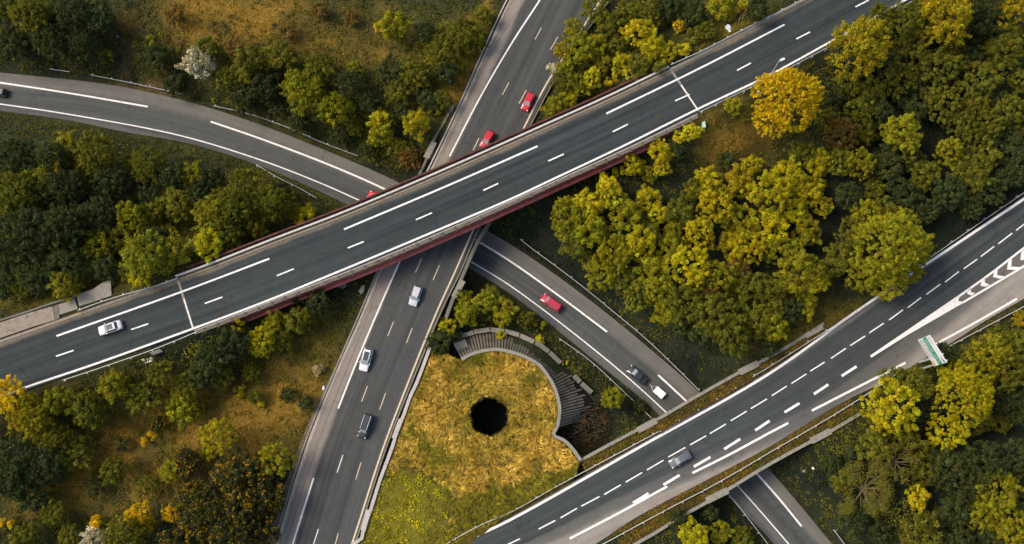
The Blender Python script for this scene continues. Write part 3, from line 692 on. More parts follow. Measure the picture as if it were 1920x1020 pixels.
# dead brush at the foot of the slope
r_ = random.Random(5); mb = MB(); mi = []
bx, by = P(1093, 792, -4.6)
for i in range(260):
    a, d = r_.uniform(0, 6.28), 4.6*r_.random()**0.6; px, py = bx + math.cos(a)*d, by + math.sin(a)*d*.9; g = gz1(px, py)
    if g > -2.6: continue
    b, L = r_.gauss(2.6, 0.6), r_.uniform(0.5, 1.6); h = g + 0.1 + max(0, 1.2*(1 - d/4.6)) + r_.uniform(0, .3); f0 = len(mb.f); w_ = r_.uniform(.03, .06)
    mb.tube([(px, py, h), (px + math.cos(b)*L*.5, py + math.sin(b)*L*.5, h + r_.uniform(-.1, .2)), (px + math.cos(b+.3)*L, py + math.sin(b+.3)*L, h - 0.1)], [w_, w_, w_*.5], 4)
    mi += [r_.choice([0, 0, 1, 2])]*(len(mb.f) - f0)
o = pydata('dead_brush', mb.v, mb.f, [MT['bark'], concrete('dead_bracken', (0.13, 0.06, 0.02)), MT['bark_pale']], None, matidx=mi)
r = np.random.default_rng(77); n = 900; ang_ = r.uniform(0, 6.283, n); dd = 5.2*r.random(n)**.6; X, Y = bx + np.cos(ang_)*dd, by - .6 + np.sin(ang_)*dd; Z = ground_z(X, Y)
BR_LEAF = (X, Y, Z, Z < -2.4)
tag(o, 'heap of dead brown brush at the foot of the ribbed slope', 'brush', kind='stuff')

# ------------------------------------------------------------------ guard rails
def guardrail(label, pts, z, side=1, step=4.0, mat=None, fixed=True):
    t = thing('guardrail', label, 'guardrail', group='steel guardrails along the roads')
    c = smooth(PP(pts, z + 0.7), 1.2); zz = np.full(len(c), z) if fixed else ground_z(c[:, 0], c[:, 1])
    mb = MB(); mb.sweep(c, [(-.05, .42), (.03, .46), (.05, .56), (-.01, .60), (.05, .64), (.03, .76), (-.05, .78)], zz); mb.build('rail', mat or MT['steel'], t)
    mb = MB(); mb.box((0, side*0.22, 0.2), (0.12, 0.14, 1.1)); mb.box((0, side*0.12, 0.66), (0.10, 0.30, 0.14)); pm = mb.build('post', MT['steel'], t)
    sp = along(c, step, 0.4); copies('post', [(x, y, z if fixed else gz1(x, y), a) for x, y, a in sp], pm, t)
    return t
guardrail('steel guardrail above the curving slip road, near the left edge of the photo', [(93,129),(112,131.5),(130,134)], ZN + 0.4)
guardrail('steel guardrail along the outside of the slip road bend, below the white blossom tree', [(169,140),(250,156),(340,176)], ZN + 0.3)
guardrail('faint steel guardrail along the slip road below the pair of small yellow trees', [(400,198),(465,213),(540,239),(607,268),(671,292)], ZN + 0.3)
guardrail('steel guardrail on the inner side of the slip road next to the overpass', [(480,308),(520,332),(560,352),(593,371)], ZN + 0.8, -1)
guardrail('long steel guardrail under the central wood, beside the slip road', [(975,448),(1003,470),(1040,497),(1100,543),(1160,592),(1210,634),(1260,681),(1312,733)], ZN + 0.5)
guardrail('steel guardrail between the ribbed slope and the slip road', [(1048,634),(1105,675),(1160,725),(1222,784)], ZN + 0.5, -1)
guardrail('steel guardrail along the north edge of the lower right road, beside the golden mound', [(740,1078),(840,1018),(900,985),(960,959),(1040,914),(1120,871),(1235,809)], -0.05)
guardrail('thin rusty guardrail on the narrow verge of the lower right road, opposite the white trailer', [(1236,812),(1290,781),(1350,747),(1408,712)], -0.1, 1, 4.0, MT['brown_steel'])
guardrail('steel guardrail along the north edge of the lower right road, below the big round tree', [(1412,706),(1460,677),(1518,640),(1590,595),(1667,542)], -0.05)
guardrail('thin steel guardrail at the right edge of the photo, right of the big round tree', [(1690,523),(1747,481),(1830,423),(1925,358)], -0.05)
guardrail('long steel guardrail on the orange south verge of the lower right road', [(1090,1041),(1127,1022),(1253,954),(1330,914),(1405,871),(1440,850),(1530,798),(1610,749),(1663,714)], -0.05, -1)
guardrail('steel guardrail behind the green direction sign', [(1765,657),(1840,617),(1925,572)], -0.05, -1)
guardrail('pale guardrail beside the broken concrete apron on the overpass road', [(146,582),(180,569),(240,550),(290,536),(333,521)], ZB, 1)
guardrail('low steel guardrail on the south side of the overpass road, lower left', [(117,713),(160,699),(210,682),(285,656),(340,634),(368,622)], ZB, -1)
guardrail('steel guardrail on the north side of the overpass road, upper right', [(1258,121),(1320,93),(1400,52),(1470,17),(1530,-15)], ZB, 1, 3.0)
guardrail('thin steel guardrail on the south side of the overpass road beside the gold trees', [(1312,210),(1400,167),(1440,148),(1530,100),(1620,52),(1710,2)], ZB, -1, 3.0)
guardrail('lone steel guardrail stub south of the lower right road near the bottom edge', [(1368,928),(1400,968),(1440,1020)], ZN + 2.0, -1)
guardrail('short steel guardrail beside the slip road at the bottom right', [(1563,993),(1580,1015),(1590,1030)], ZN + 0.6, 1)

# ------------------------------------------------------------------ vehicles
def loft_body(L, W, st, zb):
    v, f = [], []; n = 0
    for (t, wf, h) in st:
        x = L/2 - t*L; w_ = W/2*wf
        half = [(w_*0.85, zb), (w_, zb + 0.14), (w_, zb + (h-zb)*0.55), (w_*0.95, h - 0.07), (w_*0.78, h), (w_*0.4, h + 0.025)]
        ringp = half + [(-y, z) for y, z in reversed(half)]
        n = len(ringp); v += [(x, y, z) for y, z in ringp]
    for i in range(len(st) - 1):
        for j in range(n): f.append((i*n+j, i*n+(j+1) % n, (i+1)*n+(j+1) % n, (i+1)*n+j))
    f.append(tuple(range(n))); f.append(tuple((len(st)-1)*n+j for j in reversed(range(n))))
    mb = MB(); mb.add(v, f); return mb
SHAPES = {   # body stations (t, width, height); cabin: belt front/rear, roof front/rear (fractions), belt and roof height
 'hatch': ([(0, .66, .5), (.02, .84, .62), (.08, .93, .74), (.26, .98, .93), (.5, 1, .96), (.85, 1, .98), (.96, .95, .95), (1, .84, .72)], (.25, .985, .43, .90), .93, 1.46),
 'sedan': ([(0, .62, .5), (.02, .80, .62), (.08, .93, .74), (.28, .98, .92), (.5, 1, .95), (.8, .98, 1.0), (.96, .92, 1.0), (1, .76, .75)], (.26, .86, .42, .73), .93, 1.43),
 'suv':   ([(0, .74, .6), (.015, .88, .75), (.07, .95, .92), (.25, .98, 1.05), (.5, 1, 1.08), (.9, 1, 1.08), (.98, .95, 1.05), (1, .86, .8)], (.23, .985, .34, .94), 1.05, 1.68),
}
def car(label, front, rear, z, shape, col, L=4.4, W=1.8, roof=None, rails=False, bright=False, lamps=True, group='cars on the roads'):
    st, (bf, brr, rf_, rr), zb, zr = SHAPES[shape]
    a, b = np.array(P(*front, z + 0.7)), np.array(P(*rear, z + 0.7)); d = a - b; ang = math.atan2(d[1], d[0]); c = (a + b)/2
    L *= .95
    t = thing('car', label, 'car', (c[0], c[1], z + 0.012), ang, group)
    pm = paint('car_paint', col)
    bo = loft_body(L, W, st, 0.24).build('body', pm, t, smooth_=True)
    X = lambda q: L/2 - q*L
    wb, wr = W/2*0.90, W/2*0.70; z0 = zb - 0.04
    corners = {'b': [(X(bf), wb*.86), (X(bf), -wb*.86), (X(brr), -wb*.88), (X(brr), wb*.88)], 'm': [((X(bf)+X(rf_))/2-.1, wb*.97), ((X(bf)+X(rf_))/2-.1, -wb*.97)]}
    # cabin frustum with an extra row at the pillars
    def ring(zz, xf, xr, wf_, wm, wre): return [(xf, wf_, zz), (xf - (xf-xr)*.28, wm, zz), (xf - (xf-xr)*.72, wm, zz), (xr, wre, zz), (xr, -wre, zz), (xf - (xf-xr)*.72, -wm, zz), (xf - (xf-xr)*.28, -wm, zz), (xf, -wf_, zz)]
    r0 = ring(z0, X(bf), X(brr), wb*.84, wb, wb*.86); r1 = ring(zr - .05, X(rf_), X(rr), wr*.94, wr*1.03, wr*.93); r2 = ring(zr, X(rf_) - .15, X(rr) + .12, wr*.78, wr*.86, wr*.76)
    mb = MB(); v = r0 + r1 + r2; f = []
    for k in (0, 8):
        for j in range(8): f.append((k+j, k+(j+1) % 8, k+8+(j+1) % 8, k+8+j))
    f.append(tuple(range(16, 24))); f.append(tuple(reversed(range(8)))); mb.add(v, f); mb.build('cabin', pm, t, bevel=0.03)
    def pane(name, q, m, off=0.016, inset=0.10):
        q = [Vector(p) for p in q]; cc = sum(q, Vector())/4; nn = (q[1]-q[0]).cross(q[3]-q[0]).normalized()
        if nn.dot(cc - Vector((cc.x*0.3, 0, 0.9))) < 0: nn = -nn
        o_ = [p + (cc - p)*inset + nn*off for p in q]; i_ = [p - nn*0.012 for p in o_]; mb = MB()
        mb.add(o_ + i_, [(0, 1, 2, 3), (7, 6, 5, 4), (0, 4, 5, 1), (1, 5, 6, 2), (2, 6, 7, 3), (3, 7, 4, 0)]); return mb.build(name, m, t)
    gl = MT['glass_painted_sky'] if bright else MT['glass']
    pane('windscreen', [r0[7], r0[0], r1[0], r1[7]], MT['glass_painted_sky'], inset=0.07)
    pane('rear_window', [r0[3], r0[4], r1[4], r1[3]], gl, inset=0.10)
    for i0, i1 in ((0, 3), (7, 4)):
        m0, m1 = (1, 2) if i0 == 0 else (6, 5)
        pane('side_window', [r0[m0], r0[m1], r1[m1], r1[m0]], MT['glass'], inset=0.08)
        q0 = [r0[i0], r0[m0], r1[m0], r1[i0]]; pane('quarter_window', q0, MT['glass'], inset=0.16)
        q0 = [r0[i1], r0[m1], r1[m1], r1[i1]]; pane('quarter_window', q0, MT['glass'], inset=0.18)
    if roof is not None:
        mb = MB(); mb.box(((X(rf_)+X(rr))/2 + (0.2 if roof == 'front' else 0), 0, zr + 0.008), ((X(rf_)-X(rr))*0.80, wr*1.5, 0.02)); mb.build('roof_panel', MT['glass'], t)
    if rails:
        for s_ in (1, -1):
            mb = MB(); mb.box(((X(rf_)+X(rr))/2, s_*wr*.93, zr + 0.05), ((X(rf_)-X(rr))*0.98, 0.07, 0.07)); mb.build('roof_rail', MT['steel'], t)
    for s_ in (1, -1):
        mb = MB(); mb.box((X(bf) - .35, s_*(W/2*.93 + .09), zb + .04), (0.16, 0.22, 0.14)); mb.build('mirror', pm, t, bevel=0.03)
        mb = MB(); hx = X(.06); mb.box((hx, s_*W/2*.70, 0.66 if shape != 'suv' else .83), (0.24, 0.30, 0.10), -s_*.45); mb.build('headlight', MT['lamp'], t, bevel=0.03)
        mb = MB(); mb.box((X(.985), s_*W/2*.74, 0.86), (0.12, 0.30, 0.16), s_*.25); mb.build('taillight', MT['tail'], t, bevel=0.03)
        for q in (.19, .80):
            mb = MB(); mb.tube([(X(q), s_*(W/2 - .19), 0.31), (X(q), s_*(W/2 + .015), 0.31)], [0.32, 0.32], 18); wh = mb.build('wheel', MT['black'], t)
            mb = MB(); mb.tube([(X(q), s_*(W/2 - .01), 0.31), (X(q), s_*(W/2 + .025), 0.31)], [0.2, 0.2], 12); rm = mb.build('rim', MT['rim'], wh)
    return t
RED, SIL, WHT, BLK, GRY = (0.52, 0.012, 0.025), (0.50, 0.50, 0.54), (0.68, 0.66, 0.68), (0.022, 0.028, 0.03), (0.030, 0.036, 0.038)
car('white saloon with dark glass roof driving on the overpass', (183,622), (230,607), ZB, 'sedan', WHT, 4.55, 1.82, roof='front')
car('bright red hatchback near the right edge line of the motorway, clear of the overpass', (982,207), (998,174), 0, 'hatch', RED, 4.0, 1.72)
car('red hatchback on the motorway with its bonnet at the overpass edge', (904,278), (923,245), 0, 'hatch', RED, 4.0, 1.72)
car('red car on the slip road almost hidden under the overpass', (686,360.5), (727,383), ZN, 'hatch', (0.60, 0.02, 0.03), 4.1, 1.74)
car('silver hatchback in the motorway right lane just below the overpass', (773,572), (785,537), 0, 'hatch', SIL, 4.1, 1.74)
car('white car with dark glass roof hugging the left edge line of the motorway', (680,696), (692,652), 0, 'hatch', WHT, 4.6, 1.8, roof='front')
car('black estate car with silver roof rails on the lower motorway', (677,821), (692,777), 0, 'suv', BLK, 4.75, 1.86, rails=True)
car('dark red van-like car on the slip road, beneath the central wood', (1015,555), (1052,581), ZN, 'suv', (0.44, 0.02, 0.045), 4.6, 1.84)
car('black saloon towing a white trailer on the slip road', (1178,689), (1212,716.5), ZN, 'sedan', (0.02, 0.027, 0.028), 4.5, 1.8)
car('grey saloon with bright windows on the lower right road', (1258,871), (1292,851), 0, 'sedan', (0.11, 0.12, 0.125), 4.5, 1.8, bright=True)
car('dark car cut off by the left edge of the photo on the slip road', (-31,169), (17,175.5), ZN, 'hatch', BLK, 4.5, 1.8)
# trailer
a, b = np.array(P(1228.5, 729, ZN + .9)), np.array(P(1244.5, 743, ZN + .9)); d = a - b; ang = math.atan2(d[1], d[0]); c = (a + b)/2
tr = thing('trailer', 'small white box trailer hitched behind the black saloon', 'trailer', (c[0], c[1], ZN + 0.012), ang)
mb = MB(); mb.box((0, 0, 0.68), (2.1, 1.32, 0.5)); mb.build('box', MT['sheet'], tr)
mb = MB(); mb.box((0, 0, .955), (2.16, 1.38, 0.05)); mb.box((.1, .15, .985), (1.3, .05, .03)); mb.box((.1, -.2, .985), (1.3, .05, .03)); mb.build('lid', plain('trailer_lid', (0.8, 0.8, 0.8), 0.5), tr)
mb = MB(); mb.tube([(1.05, .5, .45), (1.95, 0, .45)], [.045, .045]); mb.tube([(1.05, -.5, .45), (1.95, 0, .45)], [.045, .045]); mb.tube([(2.0, 0, .45), (2.3, 0, .47)], [.06, .05]); mb.build('drawbar', MT['steel'], tr)
for s_ in (1, -1):
    mb = MB(); mb.tube([(-.1, s_*.61, .28), (-.1, s_*.74, .28)], [.28, .28], 16); mb.build('wheel', MT['black'], tr)

# ------------------------------------------------------------------ sign and lamp
zb_, hs = 5.4, 5.6
s0, s1 = np.array(P(1721, 637, zb_)), np.array(P(1752, 687, zb_)); d = s1 - s0; WS = float(np.linalg.norm(d)); ang = math.atan2(d[1], d[0])
sg = thing('direction_sign', 'tall white direction sign with a green band beside the exit lane', 'road sign', (s0[0], s0[1], 0), ang)
mb = MB(); mb.box((WS/2, 0, zb_ + hs/2), (WS, 0.10, hs)); mb.build('panel', MT['sign_white'], sg)
mb = MB(); mb.box((WS/2, -.065, zb_ + hs*.55), (WS*.985, 0.03, hs*.26)); mb.build('green_band', MT['sign_green'], sg)
mb = MB(); mb.box((WS*.89, -.065, zb_ + hs*.10), (WS*.19, 0.03, hs*.19)); mb.build('tan_panel', MT['sign_tan'], sg)
for x in (WS*.72, WS*.95):
    mb = MB(); mb.box((x, 0.26, (zb_ + hs)/2 - 0.3), (0.32, 0.32, zb_ + hs*0.9 + 0.6)); mb.build('mast', MT['steel'], sg)
for h in (.22, .75):
    mb = MB(); mb.box((WS/2, 0.085, zb_ + hs*h), (WS*.96, 0.06, 0.16)); mb.build('crossbar', MT['steel'], sg)
def text(name, s, x, z, size, m, width=None):
    cu = bpy.data.curves.new(name, 'FONT'); cu.body = s; cu.size = size; cu.align_x = 'LEFT'; cu.align_y = 'CENTER'; cu.extrude = 0.004; cu.offset = 0.006
    o = bpy.data.objects.new(name, cu); COL.objects.link(o); o.parent = sg; o.location = (x, -.086, z); o.rotation_euler = (math.pi/2, 0, 0); cu.materials.append(m)
    if width:
        bpy.context.view_layer.update(); o.scale.x = width/max(o.dimensions.x, .01)
    bpy.context.view_layer.update(); me_ = bpy.data.meshes.new_from_object(o.evaluated_get(bpy.context.evaluated_depsgraph_get()))
    q = link(name, me_, None, sg); q.location = o.location; q.rotation_euler = o.rotation_euler; q.scale = o.scale
    if not me_.materials: me_.materials.append(m)
    bpy.data.objects.remove(o); return q
text('lettering', 'VERSAILLES - PORTE', WS*.05, zb_ + hs*.55, 0.82, MT['sheet'], WS*.88)
text('lettering', 'LE CHESNAY', WS*.05, zb_ + hs*.33, 0.66, MT['sign_black'], WS*.70)
text('lettering', 'ROCQUENC', WS*.03, zb_ + hs*.13, 0.66, MT['sign_black'], WS*.66)
text('lettering', 'A13', WS*.09, zb_ + hs*.84, 0.62, MT['sign_pink'], WS*.14)
mb = MB(); n_ = 20
for i in range(n_):
    t0, t1 = 2*math.pi*i/n_, 2*math.pi*(i+1)/n_; e = lambda t, r: (WS*.16 + math.cos(t)*WS*.115*r, -.06, zb_ + hs*.84 + math.sin(t)*hs*.105*r)
    mb.add([e(t0, 1), e(t1, 1), e(t1, .88), e(t0, .88)], [(0, 1, 2, 3)])
mb.build('emblem_outline', MT['sign_pink'], sg)
mb = MB(); ax, az = WS*.90, zb_ + hs*.84
def barv(x0, z0, x1, z1, w_):
    dx, dz = x1-x0, z1-z0; l = math.hypot(dx, dz); px, pz = -dz/l*w_/2, dx/l*w_/2
    v = [(x0+px, -.062, z0+pz), (x1+px, -.062, z1+pz), (x1-px, -.062, z1-pz), (x0-px, -.062, z0-pz)]; mb.add(v + [(x, -.05, z) for x, _, z in v], [(0, 1, 2, 3), (7, 6, 5, 4), (0, 4, 5, 1), (1, 5, 6, 2), (2, 6, 7, 3), (3, 7, 4, 0)])
barv(ax-.75, az-.05, ax-.15, az-.05, .2); barv(ax-.2, az-.1, ax+.3, az+.35, .22); barv(ax-.1, az+.38, ax+.36, az+.38, .2); barv(ax+.32, az-.12, ax+.32, az+.45, .2)
mb.build('arrow', MT['sign_black'], sg)

bx, by = P(1439, 151, ZB - .3)
lp = thing('street_lamp', 'slender street lamp leaning over the overpass road beside the gold tree', 'street lamp', (bx, by, ZB - 0.35))
mb = MB(); mb.tube([(0, 0, -0.6), (0, 0, 4), (0, 0, 9.0)], [.14, .12, .09], 8); mb.build('pole', plain('grey_pole', (0.5, 0.5, 0.47), 0.5, 0.3), lp)
mb = MB(); mb.tube([(0, 0, 8.9), (.08, .03, 9.1), (.25, .12, 9.15)], [.06, .06, .06], 6); mb.build('arm', MT['steel'], lp)
mb = MB(); mb.box((.62, .30, 9.17), (.86, .42, .16), .45); mb.box((.36, .18, 9.19), (.34, .44, .2), .45); mb.build('lamp_head', plain('lamp_head_white', (0.85, 0.85, 0.84), 0.4), lp, bevel=0.06)

# ------------------------------------------------------------------ litter and small things
def litter(name, label, cat, pts, z, h, mat, group=None):
    o = slab(name, pts, z, h, mat); m = o.modifiers.new('soft_edges', 'BEVEL'); m.width = .05; m.segments = 2
    return tag(o, label, cat, group)
def at_g(u, v, dz=0.0, it=4):
    z = 0.0
    for _ in range(it): x, y = P(u, v, z + dz); z = gz1(x, y)
    return x, y, z
def gslab(name, label, cat, pts, h, mat):
    u, v = np.mean(pts, axis=0); x, y, z = at_g(u, v, h); return litter(name, label, cat, pts, z + h, h + 0.25, mat)
gslab('concrete_slab', 'small brown concrete slab beside the overpass, by the white rubbish sheet', 'slab', [(279,661),(299,654),(306,659),(287,666)], 0.9, MT['conc_dark'])
gslab('rubbish_sheet', 'crumpled white sheet of rubbish below the overpass road, lower left', 'rubbish', [(273,672),(283,668),(288,675),(284,678),(270,682),(277,676)], 0.3, MT['sheet'])
gslab('cardboard_box', 'small tan box dumped beside the white rubbish sheet', 'box', [(264,674),(270,672),(272,676),(267,678)], 0.4, MT['orange'])
gslab('utility_cabinet', 'pale green cabinet at the overpass abutment above the dry grass', 'cabinet', [(1317,229),(1322,226),(1324,238),(1318,240)], 1.2, MT['mint'])
gslab('rubbish_bag', 'white rubbish bag on the verge above the overpass, upper right', 'rubbish bag', [(1360,49),(1364,45),(1369,47),(1371,53),(1366,57),(1362,54)], 0.5, MT['sheet'])
gslab('rubbish_bag', 'small pale rubbish bag touching the larger white bag, upper right verge', 'rubbish bag', [(1366,57),(1370,55),(1371,59),(1367,60)], 0.3, MT['pale'])
gslab('rubbish_bag', 'white rubbish bag at the west kerb of the lower motorway', 'rubbish bag', [(605,724),(608,723),(609,729),(606,732),(604,730)], 0.4, MT['sheet'])
gslab('plastic_crate', 'small purple crate lost in the dark bushes, upper left', 'crate', [(218,67),(222,66),(223,70),(219,71)], 0.4, MT['purple'])
gslab('concrete_block', 'white stub of concrete beside the slip road at the bottom right', 'block', [(1522,876),(1525,875),(1528,879),(1525,881)], 0.4, MT['pale'])
gslab('concrete_block', 'grey block half hidden left of the white stub, bottom right', 'block', [(1504,882),(1510,880),(1511,884),(1506,886)], 0.4, MT['conc'])
gslab('inspection_box', 'grey concrete box under the south edge of the overpass, left of the motorway', 'box', [(672,546),(678,536),(684,534),(682,546),(677,552)], 0.8, MT['conc'])
gslab('pier_footing', 'pale concrete footing showing below the red girder, left of the motorway', 'footing', [(634,537),(645,531),(650,533),(644,540),(637,540)], 0.5, MT['conc'])
for pts, lab in (([(1369,36),(1371,31),(1376,27)], 'left of the three pale bent pipes on the upper right verge'), ([(1379,29),(1382,23),(1388,18)], 'topmost of the three pale bent pipes on the upper right verge'), ([(1385,40),(1389,31),(1395,28),(1392,36)], 'hooked pipe, lowest right of the three bent pipes on the upper right verge')):
    g = [at_g(u, v, .5) for u, v in pts]; mb = MB(); mb.tube([(x, y, z + (.3 if i in (0, len(g)-1) else .8)) for i, (x, y, z) in enumerate(g)], [.06]*len(g), 6)
    tag(mb.build('bent_pipe', MT['stick'], None), lab, 'pipe', 'bent pipes on the verge')
g = [at_g(u, v, .5) for u, v in ((1394,26), (1401,17))]; mb = MB(); mb.tube([(x, y, z + .5) for x, y, z in g], [.16, .13], 6); tag(mb.build('rusty_post', MT['rust'], None), 'rusty red post lying beyond the bent pipes, upper right', 'post')
g = at_g(1422, 171, 1.0); mb = MB(); mb.tube([(g[0], g[1], g[2] - .4), (g[0], g[1], g[2] + 1.1)], [.12, .12], 8); mb.tube([(g[0], g[1], g[2] + 1.1), (g[0], g[1], g[2] + 1.22)], [.2, .14], 8)
tag(mb.build('marker_post', MT['pale'], None), 'white round-topped marker post left of the gold tree', 'post')

# ------------------------------------------------------------------ leaves
class Leaves:
    def __init__(s): s.V, s.C = [], []
    def add(s, P_, N_, S_, C_, asp=0.6, rng=RNG):
        n = len(P_); N_ = N_/(np.linalg.norm(N_, axis=1)[:, None] + 1e-9); r = rng.normal(size=(n, 3))
        T = np.cross(N_, r); T /= np.linalg.norm(T, axis=1)[:, None] + 1e-9; B = np.cross(N_, T)
        S_ = np.broadcast_to(S_, (n,))[:, None]
        s.V.append(np.stack([P_ + T*S_, P_ + B*S_*asp, P_ - T*S_, P_ - B*S_*asp], 1)); s.C.append(np.broadcast_to(C_, (n, 3)))
    def strips(s, P_, D_, L_, W_, C_):
        n = len(P_); side = np.cross(D_, np.array([0, 0, 1.0])); side /= np.linalg.norm(side, axis=1)[:, None] + 1e-9
        e = P_ + D_*L_[:, None]; W_ = np.broadcast_to(W_, (n,))[:, None]
        s.V.append(np.stack([P_ + side*W_, P_ - side*W_, e - side*W_*.25, e + side*W_*.25], 1)); s.C.append(np.broadcast_to(C_, (n, 3)))
    def mesh(s, name):
        V = np.concatenate(s.V).reshape(-1, 3); C = np.concatenate(s.C)
        return np_mesh(name, V, np.arange(len(V)).reshape(-1, 4), C)
def unit(n, rng, zmin=-0.35):
    v = rng.normal(size=(n*3 + 20, 3)); v /= np.linalg.norm(v, axis=1)[:, None]; v = v[v[:, 2] > zmin]; return v[:n]
def crown(kind, R, seed):
    """one crown of radius R, its foot at z=0 (crown base). Returns a mesh."""
    rng = np.random.default_rng(seed); L = Leaves()
    if kind in ('puffs', 'fine', 'blossom', 'gorse'):
        nl = {True: 4 + int(R*1.1), False: 5}[R > 2]; lobes = [(np.array([0, 0, R*0.75]), R*0.72)]
        for i in range(nl):
            a = 2*math.pi*(i + rng.random()*.7)/nl; d = R*rng.uniform(.42, .68); lobes.append((np.array([math.cos(a)*d, math.sin(a)*d, R*rng.uniform(.35, 1.0)]), R*rng.uniform(.28, .46)))
        if R > 4: lobes += [(np.array([math.cos(a)*R*.3, math.sin(a)*R*.3, R*rng.uniform(.9, 1.2)]), R*rng.uniform(.25, .36)) for a in rng.uniform(0, 6.28, 3 if R < 6 else 6)]
        pr0 = {'puffs': .43, 'fine': .36, 'blossom': .34, 'gorse': .34}[kind]*(0.75 if R < 1.6 else 1.0)
        for li, (c, r) in enumerate(lobes):
            n = int(2.5*r*r/pr0**2*(0.50 if kind == 'puffs' else .70)*(1.7 if li == 0 else 1)) + 4
            d = unit(n, rng); d = d[: n]; pc = c + d*r*rng.uniform(.72, 1.08, (len(d), 1)); pc[:, 2] *= rng.uniform(.9, 1.1)
            keep = np.ones(len(pc), bool)
            for c2, r2 in lobes:
                if r2 != r: keep &= np.linalg.norm(pc - c2, axis=1) > r2*.72
            kk = np.random.default_rng(seed + li).normal(size=(3, 3))*(2.2/max(R*.45, .8)); gapn = sum(np.sin(pc @ q_ + i_*2.1) for i_, q_ in enumerate(kk))
            keep &= gapn > -1.25
            pc, d = pc[keep], d[keep]
            if li < 8 and R > 1.5:      # ragged sprays that stick out of the crown
                sp, sd = [], []
                for _ in range(int(2 + r*1.1)):
                    dv = unit(1, rng, -.1)[0]; q0 = c + dv*r*.95
                    for stp in range(rng.integers(2, 5)):
                        sp.append(q0 + dv*stp*pr0*.75 + rng.normal(size=3)*.12); sd.append(dv)
                pc = np.vstack([pc, np.array(sp)]); d = np.vstack([d, np.array(sd)])
            # ragged outline: a few puffs pushed out, some missing
            for p, dd in zip(pc, d):
                pr = pr0*rng.uniform(.6, 1.35); k = int(46*(pr/pr0)**2) if kind == 'puffs' else int(38*(pr/pr0)**2)
                tint = rng.uniform(.62, 1.34); hue = rng.uniform(-.12, .12); base = np.array([tint*(1 + hue), tint*(1 - hue*.3), tint*(1 - hue*2)])
                q = rng.normal(size=(k, 3)); q /= np.linalg.norm(q, axis=1)[:, None]; q[:, 2] = np.abs(q[:, 2])*.9 + q[:, 2]*.1
                stretch = np.array([1, 1, .8]) if kind == 'puffs' else np.array([1, 1, 1])
                pp = p + q*pr*stretch*rng.uniform(.55, 1.05, (k, 1))
                if kind != 'puffs': pp += dd*rng.uniform(-.2, .9, (k, 1))*pr0*1.6      # feathery, drawn outwards
                nn = q*.75 + rng.normal(size=(k, 3))*.45 + np.array([0, 0, .35])
                col = base*rng.uniform(.7, 1.3, (k, 1))
                if kind == 'blossom': 
                    gr = rng.random(k) < .28; col = np.where(gr[:, None], np.array([.30, .36, .10])*col, col)
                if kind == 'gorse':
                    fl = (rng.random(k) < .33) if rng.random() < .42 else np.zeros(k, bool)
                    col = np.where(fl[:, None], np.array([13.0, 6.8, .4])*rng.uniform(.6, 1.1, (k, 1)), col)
                L.add(pp, nn, rng.uniform(.075, .165, k)*(1.0 if R > 1.6 else .8), col, .62, rng)
    if kind in ('bare', 'twiggy'):
        ends = []
        def branch(p, dirn, ln, lev):
            q = p + dirn*ln; ends.append((p, q, lev))
            if lev < 4:
                for _ in range(3 if lev < 3 else 4):
                    nd = dirn + rng.normal(size=3)*.5; nd[2] = nd[2]*.7 + .12; nd /= np.linalg.norm(nd); branch(p + dirn*ln*rng.uniform(.5, 1), nd, ln*rng.uniform(.5, .72), lev + 1)
        for i in range(8):
            a = 2*math.pi*(i + rng.random()*.5)/8; dv = np.array([math.cos(a), math.sin(a), rng.uniform(.2, .8)]); dv /= np.linalg.norm(dv); branch(np.array([0, 0, R*.25]), dv, R*.42, 1)
        tips = np.array([e[1] for e in ends if e[2] >= 3]); n = len(tips); per = 9 if kind == 'bare' else 34
        pp = np.repeat(tips, per, 0) + rng.normal(size=(n*per, 3))*R*.055
        L.add(pp, rng.normal(size=pp.shape) + np.array([0, 0, .5]), rng.uniform(.08, .18, len(pp)), rng.uniform(.6, 1.35, (len(pp), 1))*np.ones(3), .6, rng)
        return L.mesh('crown'), ends
    return L.mesh('crown'), None
def trunk_mesh(R, Ht, seed, ends=None):
    r = random.Random(seed); mb = MB(); k = max(.09, R*.055)
    mb.tube([(0, 0, -.5), (0.02*R, 0, Ht*.5), (0, .03*R, Ht + R*.55)], [k*1.3, k, k*.55], 7)
    for i in range(5):
        a = 2*math.pi*(i + r.random()*.6)/5; d = R*r.uniform(.45, .7)
        mb.tube([(0, 0, Ht*(.7 + .06*i)), (math.cos(a)*d*.5, math.sin(a)*d*.5, Ht + R*.28), (math.cos(a)*d, math.sin(a)*d, Ht + R*r.uniform(.4, .8))], [k*.6, k*.4, k*.15], 5)
    if ends:
        for p, q, lev in ends: mb.tube([(p[0], p[1], p[2] + Ht), (q[0], q[1], q[2] + Ht)], [k*.62/lev, k*.42/lev], 4)
    o = mb.build('trunk', MT['bark']); me_ = o.data; bpy.data.objects.remove(o); return me_
CLS = {'S': 1.0, 'M': 2.5, 'L': 4.4, 'X': 8.6}
PROTO = {}
def proto(kind, cls, var):
    key = (kind, cls, var)
    if key not in PROTO:
        R = CLS[cls]; Ht = {'S': .15, 'M': .9, 'L': 1.9, 'X': 2.6}[cls]; sd = abs(hash(kind)) % 1 + {'puffs': 10, 'fine': 30, 'blossom': 50, 'gorse': 70, 'bare': 90, 'twiggy': 110}[kind] + {'S': 0, 'M': 1, 'L': 2, 'X': 3}[cls]*200 + var*7
        me_, ends = crown(kind, R, sd); me_.materials.append(MT['leaf']); tm = trunk_mesh(R, Ht, sd, ends)
        PROTO[key] = (me_, tm, R, Ht)
    return PROTO[key]
